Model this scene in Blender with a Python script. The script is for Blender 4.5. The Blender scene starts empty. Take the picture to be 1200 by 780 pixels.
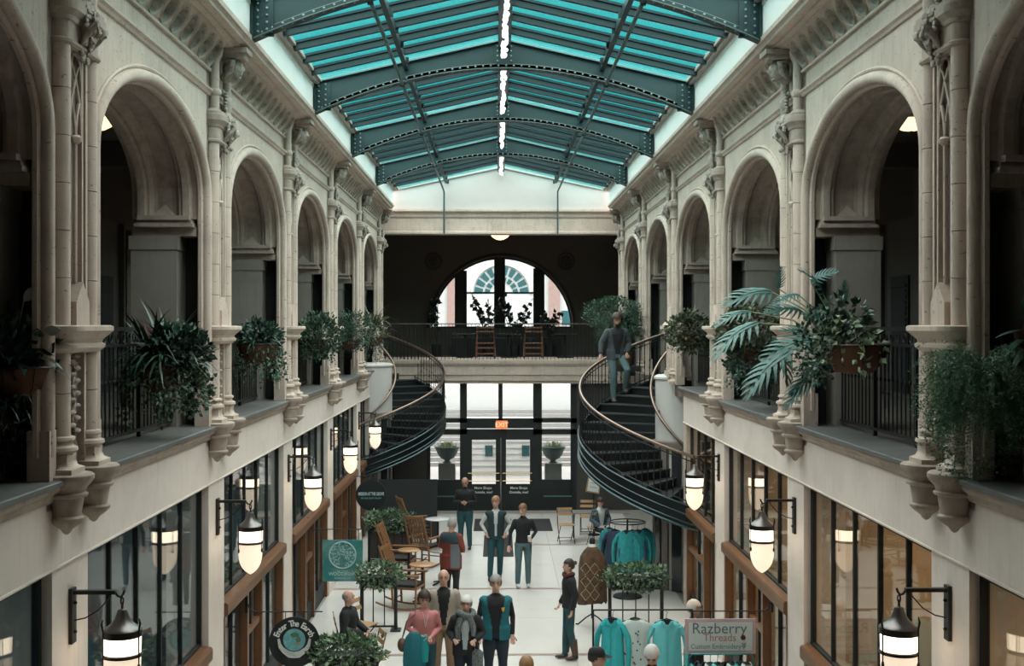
import bpy, bmesh, math, random
from mathutils import Vector, Matrix, noise
R = math.radians
PI = math.pi
rnd = random.Random(7)
scn = bpy.context.scene
col = scn.collection

# ------------------------------------------------------------------ camera
F = 1400.0                      # focal length in pixels of the 1200 px frame
YAW = math.atan(18/1400)
CAMZ = 5.4
cam_d = bpy.data.cameras.new('camera')
cam = bpy.data.objects.new('camera', cam_d); col.objects.link(cam)
cam.location = (0, 0, CAMZ); cam.rotation_euler = (R(90), 0, -YAW)
cam_d.sensor_width = 36; cam_d.lens = 36*F/1200
cam_d.shift_y = -7/1200
cam_d.clip_start = .05; cam_d.clip_end = 300
scn.camera = cam

# ------------------------------------------------------------------ sky, sun, exposure
w = bpy.data.worlds.new('overcast_sky'); scn.world = w; w.use_nodes = True
nt = w.node_tree; nt.nodes.clear()
wo = nt.nodes.new('ShaderNodeOutputWorld'); bg = nt.nodes.new('ShaderNodeBackground')
tc = nt.nodes.new('ShaderNodeTexCoord'); sx = nt.nodes.new('ShaderNodeSeparateXYZ')
rp = nt.nodes.new('ShaderNodeValToRGB')
nt.links.new(tc.outputs['Generated'], sx.inputs[0]); nt.links.new(sx.outputs['Z'], rp.inputs[0])
rp.color_ramp.elements[0].position = 0; rp.color_ramp.elements[0].color = (.06, .34, .35, 1)
rp.color_ramp.elements[1].position = 1; rp.color_ramp.elements[1].color = (1, 1, 1, 1)
nt.links.new(rp.outputs[0], bg.inputs[0]); _e = rp.color_ramp.elements.new(.28); _e.color = (.09, .42, .43, 1)
_e = rp.color_ramp.elements.new(.48); _e.color = (.85, .93, .97, 1)
bg.inputs[1].default_value = 2.0
nt.links.new(bg.outputs[0], wo.inputs[0])
sd = bpy.data.lights.new('sun', 'SUN'); sun = bpy.data.objects.new('sun', sd); col.objects.link(sun)
sd.energy = 18.5; sd.angle = R(150); sd.color = (1, .80, .74)
sun.rotation_euler = (R(-6), R(0), 0)     # veiled sun high over the skylight, slightly behind the camera
vs = scn.view_settings
vs.view_transform = 'Standard'; vs.look = 'None'; vs.exposure = 0.0; vs.gamma = 1; vs.use_curve_mapping = False
scn.cycles.max_bounces = 8; scn.cycles.diffuse_bounces = 4; scn.cycles.glossy_bounces = 3
scn.cycles.transparent_max_bounces = 16; scn.cycles.caustics_reflective = False; scn.cycles.caustics_refractive = False
scn.cycles.sample_clamp_indirect = 6

# ------------------------------------------------------------------ helpers
def at(px, py, Y):
    """world point on the plane y = Y that lands on pixel (px, py)"""
    t = (px-600)/F
    X = Y*math.tan(YAW+math.atan(t))
    zc = X*math.sin(YAW)+Y*math.cos(YAW)
    return Vector((X, Y, CAMZ-(py-383)/F*zc))

def tag(o, label=None, cat=None, group=None, kind=None):
    if label: o['label'] = label
    if cat: o['category'] = cat
    if group: o['group'] = group
    if kind: o['kind'] = kind
    return o

def empty(name, loc=(0, 0, 0), rz=0, label=None, cat=None, group=None, parent=None):
    o = bpy.data.objects.new(name, None); col.objects.link(o)
    o.location = loc; o.rotation_euler = (0, 0, rz); o.empty_display_size = .1
    if parent: o.parent = parent
    return tag(o, label, cat, group)

def link(name, me, parent=None, loc=(0, 0, 0), rot=(0, 0, 0), scale=None):
    o = bpy.data.objects.new(name, me); col.objects.link(o)
    if parent: o.parent = parent
    o.location = loc; o.rotation_euler = rot
    if scale is not None: o.scale = scale if hasattr(scale, '__len__') else (scale,)*3
    return o

def copy_tree(o, parent=None):
    c = o.copy(); col.objects.link(c); c.parent = parent
    for ch in o.children: copy_tree(ch, c)
    return c

class MB:
    def __init__(s): s.v = []; s.f = []; s.m = []; s.sm = []
    def add(s, vs, fs, m=0, smooth=False):
        n = len(s.v); s.v += [tuple(p) for p in vs]
        for f in fs: s.f.append(tuple(i+n for i in f)); s.m.append(m); s.sm.append(smooth)
        return s
    def box(s, x0, x1, y0, y1, z0, z1, m=0):
        vs = [(x, y, z) for z in (z0, z1) for y in (y0, y1) for x in (x0, x1)]
        return s.add(vs, [(0,2,3,1), (4,5,7,6), (0,1,5,4), (2,6,7,3), (0,4,6,2), (1,3,7,5)], m)
    def obox(s, c, size, rot=None, m=0):
        """oriented box: centre, full size, rotation matrix or euler tuple"""
        if rot is None: M = Matrix.Identity(3)
        elif isinstance(rot, Matrix): M = rot
        else:
            from mathutils import Euler
            M = Euler(rot).to_matrix()
        hx, hy, hz = size[0]/2, size[1]/2, size[2]/2
        vs = [Vector(c)+M@Vector((x, y, z)) for z in (-hz, hz) for y in (-hy, hy) for x in (-hx, hx)]
        return s.add(vs, [(0,2,3,1), (4,5,7,6), (0,1,5,4), (2,6,7,3), (0,4,6,2), (1,3,7,5)], m)
    def bar(s, p0, p1, wx, wy, m=0, up=(0, 0, 1)):
        p0 = Vector(p0); p1 = Vector(p1); d = p1-p0; L = d.length
        if L < 1e-6: return s
        z = d/L; u = Vector(up)
        x = u.cross(z)
        if x.length < 1e-4: x = Vector((1, 0, 0)).cross(z)
        if x.length < 1e-4: x = Vector((0, 1, 0)).cross(z)
        x.normalize(); y = z.cross(x)
        M = Matrix((x, y, z)).transposed()
        return s.obox((p0+p1)/2, (wx, wy, L), M, m)
    def tube(s, pts, r, n=8, m=0, caps=True, closed=False, flat=1.0):
        pts = [Vector(p) for p in pts]; k = len(pts)
        rs = r if hasattr(r, '__len__') else [r]*k
        vs = []; t0 = None; x = None
        for i, p in enumerate(pts):
            a = pts[i-1] if (i > 0 or closed) else p
            b = pts[(i+1) % k] if (i < k-1 or closed) else p
            t = (b-a)
            if t.length < 1e-9: t = t0 or Vector((0, 0, 1))
            t = t.normalized()
            if x is None:
                x = t.cross(Vector((0, 0, 1)))
                if x.length < 1e-3: x = t.cross(Vector((0, 1, 0)))
                x.normalize()
            else:
                x = x-t*x.dot(t)
                if x.length < 1e-5: x = t.cross(Vector((0.3, 1, .2)))
                x.normalize()
            y = t.cross(x); t0 = t
            for j in range(n):
                q = 2*PI*j/n
                vs.append(p+x*math.cos(q)*rs[i]+y*math.sin(q)*rs[i]*flat)
        fs = []
        for i in range(k-1 if not closed else k):
            a = i*n; b = ((i+1) % k)*n
            for j in range(n): fs.append((a+j, a+(j+1) % n, b+(j+1) % n, b+j))
        s.add(vs, fs, m, n > 4); b0 = len(s.v)-len(vs)
        if caps and not closed:
            s.f += [tuple(b0+q for q in range(n-1, -1, -1)), tuple(b0+q for q in range((k-1)*n, k*n))]; s.m += [m, m]; s.sm += [False, False]
        return s
    def cyl(s, p0, p1, r0, r1=None, n=12, m=0): return s.tube([p0, p1], [r0, r0 if r1 is None else r1], n, m)
    def lathe(s, prof, n=16, c=(0, 0, 0), m=0, a0=0, a1=2*PI, cap=True, sy=1.0, axis=None):
        full = abs(a1-a0-2*PI) < 1e-6
        k = n if full else n+1
        vs = []
        M = axis if axis is not None else Matrix.Identity(3)
        for r, z in prof:
            for j in range(k):
                q = a0+(a1-a0)*j/n
                vs.append(Vector(c)+M@Vector((r*math.cos(q), r*math.sin(q)*sy, z)))
        fs = []
        for i in range(len(prof)-1):
            for j in range(n if full else n):
                j2 = (j+1) % k if full else j+1
                fs.append((i*k+j, i*k+j2, (i+1)*k+j2, (i+1)*k+j))
        s.add(vs, fs, m, True); b0 = len(s.v)-len(vs)
        if cap and full:
            if prof[0][0] > 1e-5: s.f.append(tuple(b0+q for q in range(k-1, -1, -1))); s.m.append(m); s.sm.append(False)
            if prof[-1][0] > 1e-5: s.f.append(tuple(b0+q for q in range((len(prof)-1)*k, len(prof)*k))); s.m.append(m); s.sm.append(False)
        return s
    def ell(s, c, r, n=12, k=8, m=0, rot=None):
        """ellipsoid"""
        M = rot if rot is not None else Matrix.Identity(3)
        vs = []; fs = []
        for i in range(k+1):
            t = PI*i/k
            for j in range(n):
                q = 2*PI*j/n
                vs.append(Vector(c)+M@Vector((r[0]*math.sin(t)*math.cos(q), r[1]*math.sin(t)*math.sin(q), -r[2]*math.cos(t))))
        for i in range(k):
            for j in range(n): fs.append((i*n+j, i*n+(j+1) % n, (i+1)*n+(j+1) % n, (i+1)*n+j))
        return s.add(vs, fs, m, True)
    def prism(s, poly, f, a0, a1, m=0, smooth=False):
        """extrude a 2D outline; f(u, v, a) -> 3D point"""
        k = len(poly)
        vs = [f(u, v, a0) for u, v in poly]+[f(u, v, a1) for u, v in poly]
        fs = [tuple(range(k-1, -1, -1)), tuple(range(k, 2*k))]
        s.add(vs, fs, m)
        n = len(s.v)-2*k
        for i in range(k):
            j = (i+1) % k
            s.f.append((n+i, n+j, n+k+j, n+k+i)); s.m.append(m); s.sm.append(smooth)
        return s
    def loft(s, rings, m=0, cap=True, closed=True, smooth=True):
        n = len(rings[0]); vs = [p for r in rings for p in r]; fs = []
        for i in range(len(rings)-1):
            for j in range(n if closed else n-1):
                j2 = (j+1) % n
                fs.append((i*n+j, i*n+j2, (i+1)*n+j2, (i+1)*n+j))
        s.add(vs, fs, m, smooth)
        if cap and closed:
            b = len(s.v)-len(vs)
            s.f.append(tuple(b+q for q in range(n-1, -1, -1))); s.m.append(m); s.sm.append(False)
            s.f.append(tuple(b+(len(rings)-1)*n+q for q in range(n))); s.m.append(m); s.sm.append(False)
        return s
    def xf(s, fn, flip=False):
        s.v = [tuple(fn(Vector(p))) for p in s.v]
        if flip: s.f = [tuple(reversed(f)) for f in s.f]
        return s
    def join(s, o, M=None, m=None):
        n = len(s.v)
        s.v += [tuple(M@Vector(p)) if M is not None else p for p in o.v]
        s.f += [tuple(i+n for i in f) for f in o.f]; s.m += o.m if m is None else [m]*len(o.f); s.sm += o.sm
        return s
    def mesh(s, name, mats):
        me = bpy.data.meshes.new(name)
        me.from_pydata(s.v, [], s.f)
        for mt in (mats if isinstance(mats, (list, tuple)) else [mats]): me.materials.append(mt)
        me.polygons.foreach_set('material_index', s.m)
        me.polygons.foreach_set('use_smooth', s.sm)
        me.update()
        if any(s.sm): me.set_sharp_from_angle(angle=R(48))
        return me
    def build(s, name, mats, parent=None, loc=(0, 0, 0), rot=(0, 0, 0), recalc=False):
        me = s.mesh(name, mats)
        if recalc:
            b = bmesh.new(); b.from_mesh(me); bmesh.ops.recalc_face_normals(b, faces=b.faces); b.to_mesh(me); b.free()
        return link(name, me, parent, loc, rot)

# ------------------------------------------------------------------ materials
MATS = {}
def mat(name, c, rough=.6, metal=0, var=0, vscale=3, bump=0, bscale=40, emit=None, es=0, streak=0, c2=None, island=0, trans=0, spec=None, joints=None, pits=0):
    if name in MATS: return MATS[name]
    m = bpy.data.materials.new(name); m.use_nodes = True; MATS[name] = m
    nt = m.node_tree; b = nt.nodes['Principled BSDF']; N = nt.nodes.new; L = nt.links.new
    b.inputs['Base Color'].default_value = (*c, 1); b.inputs['Roughness'].default_value = rough
    b.inputs['Metallic'].default_value = metal
    if spec is not None: b.inputs['Specular IOR Level'].default_value = spec
    if emit: b.inputs['Emission Color'].default_value = (*emit, 1); b.inputs['Emission Strength'].default_value = es
    cur = None
    tcn = None
    if var or bump or streak or joints or pits:
        tcn = N('ShaderNodeNewGeometry')
    if var or c2:
        c2 = c2 or tuple(x*.62 for x in c)
        if tcn is None: tcn = N('ShaderNodeNewGeometry')
        nz = N('ShaderNodeTexNoise'); nz.inputs['Scale'].default_value = vscale; nz.inputs['Detail'].default_value = 6
        nz.inputs['Roughness'].default_value = .65
        L(tcn.outputs['Position'], nz.inputs['Vector'])
        r = N('ShaderNodeMapRange'); r.inputs[1].default_value = .42; r.inputs[2].default_value = .72
        r.inputs[3].default_value = 0; r.inputs[4].default_value = var or 1
        L(nz.outputs[0], r.inputs[0])
        mx = N('ShaderNodeMix'); mx.data_type = 'RGBA'
        mx.inputs[6].default_value = (*c, 1); mx.inputs[7].default_value = (*c2, 1)
        L(r.outputs[0], mx.inputs[0]); cur = mx.outputs[2]
    if streak:
        mp = N('ShaderNodeMapping'); mp.inputs['Scale'].default_value = (9, 9, .7)
        L(tcn.outputs['Position'], mp.inputs[0])
        nz = N('ShaderNodeTexNoise'); nz.inputs['Scale'].default_value = 2.2; nz.inputs['Detail'].default_value = 5
        L(mp.outputs[0], nz.inputs['Vector'])
        r = N('ShaderNodeMapRange'); r.inputs[1].default_value = .52; r.inputs[2].default_value = .8
        r.inputs[3].default_value = 0; r.inputs[4].default_value = streak
        L(nz.outputs[0], r.inputs[0])
        mx = N('ShaderNodeMix'); mx.data_type = 'RGBA'; mx.inputs[7].default_value = tuple(x*.45 for x in c)+(1,)
        if cur: L(cur, mx.inputs[6])
        else: mx.inputs[6].default_value = (*c, 1)
        L(r.outputs[0], mx.inputs[0]); cur = mx.outputs[2]
    if pits:
        nz = N('ShaderNodeTexNoise'); nz.inputs['Scale'].default_value = 17; nz.inputs['Detail'].default_value = 3
        mp = N('ShaderNodeMapping'); mp.inputs['Scale'].default_value = (1, 1, 1.8); L(tcn.outputs['Position'], mp.inputs[0]); L(mp.outputs[0], nz.inputs['Vector'])
        r = N('ShaderNodeMapRange'); r.inputs[1].default_value = .66; r.inputs[2].default_value = .70
        r.inputs[3].default_value = 0; r.inputs[4].default_value = pits
        L(nz.outputs[0], r.inputs[0])
        mx = N('ShaderNodeMix'); mx.data_type = 'RGBA'; mx.inputs[7].default_value = tuple(x*.3 for x in c)+(1,)
        if cur: L(cur, mx.inputs[6])
        else: mx.inputs[6].default_value = (*c, 1)
        L(r.outputs[0], mx.inputs[0]); cur = mx.outputs[2]
    if island:
        g = N('ShaderNodeNewGeometry'); hs = N('ShaderNodeHueSaturation')
        r = N('ShaderNodeMapRange'); r.inputs[3].default_value = 1-island; r.inputs[4].default_value = 1+island
        L(g.outputs['Random Per Island'], r.inputs[0]); L(r.outputs[0], hs.inputs['Value'])
        if cur: L(cur, hs.inputs['Color'])
        else: hs.inputs['Color'].default_value = (*c, 1)
        cur = hs.outputs[0]
    if cur: L(cur, b.inputs['Base Color'])
    if bump:
        nz = N('ShaderNodeTexNoise'); nz.inputs['Scale'].default_value = bscale; nz.inputs['Detail'].default_value = 4
        L(tcn.outputs['Position'], nz.inputs['Vector'])
        bp = N('ShaderNodeBump'); bp.inputs['Strength'].default_value = bump; bp.inputs['Distance'].default_value = .005
        L(nz.outputs[0], bp.inputs['Height']); L(bp.outputs[0], b.inputs['Normal'])
    return m

def glass(name, tint=(1, 1, 1), refl=1.0, rough=0.0, power=False):
    """window glass: tinted see-through layer under a Fresnel reflection; the tint deepens with the path through the pane"""
    if name in MATS: return MATS[name]
    m = bpy.data.materials.new(name); m.use_nodes = True; MATS[name] = m
    nt = m.node_tree; nt.nodes.clear(); N = nt.nodes.new; L = nt.links.new
    o = N('ShaderNodeOutputMaterial'); mx = N('ShaderNodeMixShader'); tr = N('ShaderNodeBsdfTransparent'); gl = N('ShaderNodeBsdfGlossy')
    gl.inputs['Roughness'].default_value = rough
    # Schlick reflectance, the same from both faces of the pane
    g0 = N('ShaderNodeNewGeometry'); d0 = N('ShaderNodeVectorMath'); d0.operation = 'DOT_PRODUCT'
    L(g0.outputs['Normal'], d0.inputs[0]); L(g0.outputs['Incoming'], d0.inputs[1])
    a0 = N('ShaderNodeMath'); a0.operation = 'ABSOLUTE'; L(d0.outputs['Value'], a0.inputs[0])
    s0 = N('ShaderNodeMath'); s0.operation = 'SUBTRACT'; s0.inputs[0].default_value = 1; s0.use_clamp = True; L(a0.outputs[0], s0.inputs[1])
    p0 = N('ShaderNodeMath'); p0.operation = 'POWER'; p0.inputs[1].default_value = 5; L(s0.outputs[0], p0.inputs[0])
    mu = N('ShaderNodeMath'); mu.operation = 'MULTIPLY_ADD'; mu.inputs[1].default_value = .96*refl; mu.inputs[2].default_value = .04*refl; mu.use_clamp = True
    L(p0.outputs[0], mu.inputs[0]); L(mu.outputs[0], mx.inputs[0]); L(tr.outputs[0], mx.inputs[1]); L(gl.outputs[0], mx.inputs[2])
    L(mx.outputs[0], o.inputs[0])
    tr.inputs[0].default_value = (*tint, 1)
    if power:
        # Beer-Lambert: transmission = tint ** (1 / cos of the angle inside the glass)
        g = N('ShaderNodeNewGeometry'); dt = N('ShaderNodeVectorMath'); dt.operation = 'DOT_PRODUCT'
        L(g.outputs['Normal'], dt.inputs[0]); L(g.outputs['Incoming'], dt.inputs[1])
        ab = N('ShaderNodeMath'); ab.operation = 'ABSOLUTE'; L(dt.outputs['Value'], ab.inputs[0])
        mxm = N('ShaderNodeMath'); mxm.operation = 'MAXIMUM'; mxm.inputs[1].default_value = .14; L(ab.outputs[0], mxm.inputs[0])
        iv = N('ShaderNodeMath'); iv.operation = 'DIVIDE'; iv.inputs[0].default_value = 1; L(mxm.outputs[0], iv.inputs[1])
        cc = N('ShaderNodeCombineColor')
        for i in range(3):
            pw = N('ShaderNodeMath'); pw.operation = 'POWER'; pw.inputs[0].default_value = tint[i]
            L(iv.outputs[0], pw.inputs[1]); L(pw.outputs[0], cc.inputs[i])
        L(cc.outputs[0], tr.inputs[0])
    return m

STONE_L = mat('smooth_pale_stone', (.71, .63, .57), .7, var=.35, vscale=1.6, bump=.2, bscale=60, streak=.2)
STONE = mat('limestone', (.57, .47, .40), .75, var=.6, vscale=2.2, bump=.25, bscale=60, streak=.45, pits=.75)  # browner for dirt, and for shade below the cornice put into the colour
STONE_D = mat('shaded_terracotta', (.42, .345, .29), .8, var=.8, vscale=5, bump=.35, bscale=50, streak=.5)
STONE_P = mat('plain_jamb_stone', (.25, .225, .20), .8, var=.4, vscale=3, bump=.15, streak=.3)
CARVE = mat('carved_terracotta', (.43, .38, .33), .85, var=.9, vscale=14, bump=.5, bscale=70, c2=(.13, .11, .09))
MORTAR = mat('dark_mortar', (.06, .05, .045), .9)
SLATE = mat('slate_coping', (.10, .10, .098), .5, var=.5, vscale=4, c2=(.19, .185, .175), bump=.2)
WHITE = mat('white_plaster', (.82, .81, .78), .8, var=.15, vscale=1.5)
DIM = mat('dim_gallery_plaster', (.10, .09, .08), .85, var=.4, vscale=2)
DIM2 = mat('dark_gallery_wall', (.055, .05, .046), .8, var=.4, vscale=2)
TEAL_STEEL = mat('teal_painted_steel', (.014, .042, .044), .5, metal=.1, var=.35, vscale=6, c2=(.022, .06, .06))
STEEL_D = mat('dark_roof_steel', (.016, .035, .04), .5, metal=.2)
BLACK = mat('black_iron', (.007, .009, .010), .5, metal=.2)
BLACKM = mat('black_matt', (.010, .013, .014), .7)
BRONZE = mat('worn_bronze_rail', (.26, .19, .15), .32, metal=.9)
WOODR = mat('varnished_oak', (.17, .075, .032), .35, var=.7, vscale=9, c2=(.11, .045, .02), bump=.1)
WOODL = mat('light_oak', (.22, .105, .045), .45, var=.6, vscale=12, c2=(.11, .05, .02))
WOODS = mat('honey_slat_wood', (.42, .25, .12), .5, var=.4, vscale=12)
GLASS_SKY = glass('skylight_glass', (.87, .965, .965), .5, .05, power=True)
GLASS = glass('shop_glass', (.92, .96, .96), .9)
GLASS_END = glass('clear_glass', (.93, .98, .98), .6)
# ------------------------------------------------------------------ the setting
CX = .125; W = 3.525; BAY = 4.97
def YK(k): return 9.58+BAY*k-BAY          # centre of pier k (pier 1 is the nearest in view)
def XD(s, d): return CX+s*(W+d)            # d: distance behind the wall face
def side(mb, s):                            # (d, y, z) -> world
    return mb.xf(lambda p: (XD(s, p.x), p.y, p.z), flip=(s < 0))
def slocal(mb, s): return mb.xf(lambda p: (s*p.x, p.y, p.z), flip=(s < 0))
SIDES = ((-1, 'left'), (1, 'right'))
K0, K1 = -1, 6
YEND = YK(6)
END_LEDGE = {-1: 32.1, 1: 23.3}

# floor: pale marble field slabs between narrow brown bands
MARBLE = mat('pale_marble', (.66, .65, .62), .22, var=.25, vscale=1.2, c2=(.52, .50, .47))
BAND = mat('brown_marble_band', (.33, .24, .20), .3, var=.3)
GROUT = mat('floor_grout', (.25, .24, .22), .8)
fl = MB().box(-6.5, 6.8, -1.6, 35.3, -.2, -.012).build('floor', GROUT); tag(fl, kind='structure')
slab_y = []
for k in range(K0, K1+1):
    y = YK(k)+.18
    MB().box(-3.6, 3.85, y-.06, y+.06, -.012, 0).build('floor_band', BAND, fl)
xs = [-3.4, -1.05, 1.3, 3.65]
for k in range(K0, K1):
    y0, y1 = YK(k)+.245, YK(k+1)+.115
    for i in range(3):
        for j in range(2):
            ya = y0+(y1-y0)*j/2; yb = y0+(y1-y0)*(j+1)/2
            if yb < 6: continue
            MB().box(xs[i]+.003, xs[i+1]-.003, ya+.003, yb-.003, -.012, 0).build('marble_slab', MARBLE, fl)

# arch outline of one bay (y centred on the bay)
A_, B_, ZS = 1.97, .95, 6.90
def arch_pts(off=0, n=24, z0=4.24, zbot=True):
    a, b = A_-off, B_-off
    pts = [(-a, z0)] if zbot else []
    pts += [(-a*math.cos(PI*i/n), ZS+b*math.sin(PI*i/n)) for i in range(n+1)]
    if zbot: pts.append((a, z0))
    return pts

def arch_wall_mesh(s, ztop=8.62):
    mb = MB(); h = BAY/2
    P = arch_pts(0, 24)
    for d in (0, .85):
        for i in range(1, len(P)-2):
            (ya, za), (yb, zb) = P[i], P[i+1]
            mb.add([(d, ya, za), (d, yb, zb), (d, yb, ztop), (d, ya, ztop)], [(0, 1, 2, 3)])
        for sg in (-1, 1):
            ya, yb = sorted((sg*A_, sg*h))
            mb.add([(d, ya, 4.0), (d, yb, 4.0), (d, yb, ztop), (d, ya, ztop)], [(0, 1, 2, 3)])
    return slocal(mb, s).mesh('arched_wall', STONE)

def sweep_mesh(s, prof, path_fn, name, m, smooth=False):
    """prof: (d, inward offset); path_fn(offset) -> [(y, z)]"""
    rows = [[(d, y, z) for (y, z) in path_fn(off)] for d, off in prof]
    mb = MB(); mb.loft(rows, cap=False, closed=False, smooth=smooth)
    return slocal(mb, s).mesh(name, m)

def reveal_mesh(s):
    prof = [(0, 0), (.07, .0), (.09, .035), (.15, .035), (.17, .11), (.25, .11), (.27, .07), (.30, .07), (.34, .02), (.40, .0),
            (.56, .0), (.60, .02), (.64, .07), (.67, .07), (.69, .11), (.77, .11), (.79, .04), (.85, .04)]
    mb = MB()
    rows = [[(d, y, z) for (y, z) in arch_pts(off, 24, 6.66)] for d, off in prof]
    mb.loft(rows, cap=False, closed=False, smooth=False)
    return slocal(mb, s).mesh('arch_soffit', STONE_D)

def jamb_mesh(s):
    """below the impost: front strip, slot coloured black for its shade, plain inner pier, and the moulded impost"""
    mb = MB()
    for sg in (-1, 1):
        y0 = sg*A_; h = sg*BAY/2
        def bx(d0, d1, off, z0, z1, m=0):
            a, b = sorted((y0-sg*off, h)); mb.box(d0, d1, a, b, z0, z1, m)
        bx(.0, .08, 0, 4.0, 6.66, 0)
        bx(.08, .32, -.3, 4.0, 6.46, 2)  # slot stone coloured black to stand for its deep shade
        bx(.32, .85, .10, 4.0, 6.46, 1)
        bx(.30, .87, .115, 6.30, 6.46, 1)
        bx(.10, .85, .06, 6.46, 6.56, 0)
        bx(.12, .80, .16, 6.56, 6.60, 0)
        bx(.14, .78, .13, 6.60, 6.64, 0)
        bx(.16, .76, .17, 6.64, 6.69, 0)
        # pyramid stop at the foot of the sunk soffit panel
        c = y0-sg*.0
        vs = [(.34, c-sg*.0, 6.69), (.62, c, 6.69), (.62, c-sg*.10, 6.69), (.34, c-sg*.10, 6.69), (.48, c, 6.84)]
        mb.add(vs, [(0, 3, 4), (3, 2, 4), (2, 1, 4), (0, 1, 2, 3)], 0)
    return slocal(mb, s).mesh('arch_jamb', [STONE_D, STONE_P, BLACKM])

def roll_mesh(s):
    mb = MB()
    P = arch_pts(0, 28, 4.42)
    mb.tube([(-.005, y, z) for y, z in P], .062, 8)
    P = arch_pts(.055, 28, 4.42)
    mb.tube([(.055, y, z) for y, z in P], .035, 6)
    P = arch_pts(-.085, 28, 6.2)
    mb.tube([(-.004, y, z) for y, z in P], .022, 6)
    for sg in (-1, 1): mb.box(-.05, .12, min(sg*1.90, sg*2.04), max(sg*1.90, sg*2.04), 4.24, 4.62)
    return slocal(mb, s).mesh('arch_roll_moulding', STONE)

# pier pieces, local: (d, y from pier centre, z)
SY = .31
def stadium(r, hy, d0=-.02, n=8):
    pts = []
    for j in range(n+1):
        q = PI/2+PI*j/n/1.0
        pts.append((d0+r*math.cos(q), hy+r*math.sin(q)) if q <= PI else None)
    pts = []
    for j in range(n+1):
        q = PI/2+(PI/2)*j/n
        pts.append((d0+r*math.cos(q), hy+r*math.sin(q)))
    for j in range(n+1):
        q = PI+(PI/2)*j/n
        pts.append((d0+r*math.cos(q), -hy+r*math.sin(q)))
    pts = [(.06, hy+r)]+pts+[(.06, -hy-r)]
    return pts
def stadium_loft(mb, layers, hy=SY, d0=-.02):
    rings = [[(d, y, z) for d, y in stadium(r, hy, d0)] for z, r in layers]
    mb.loft(rings, cap=True, closed=True, smooth=False)

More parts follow.
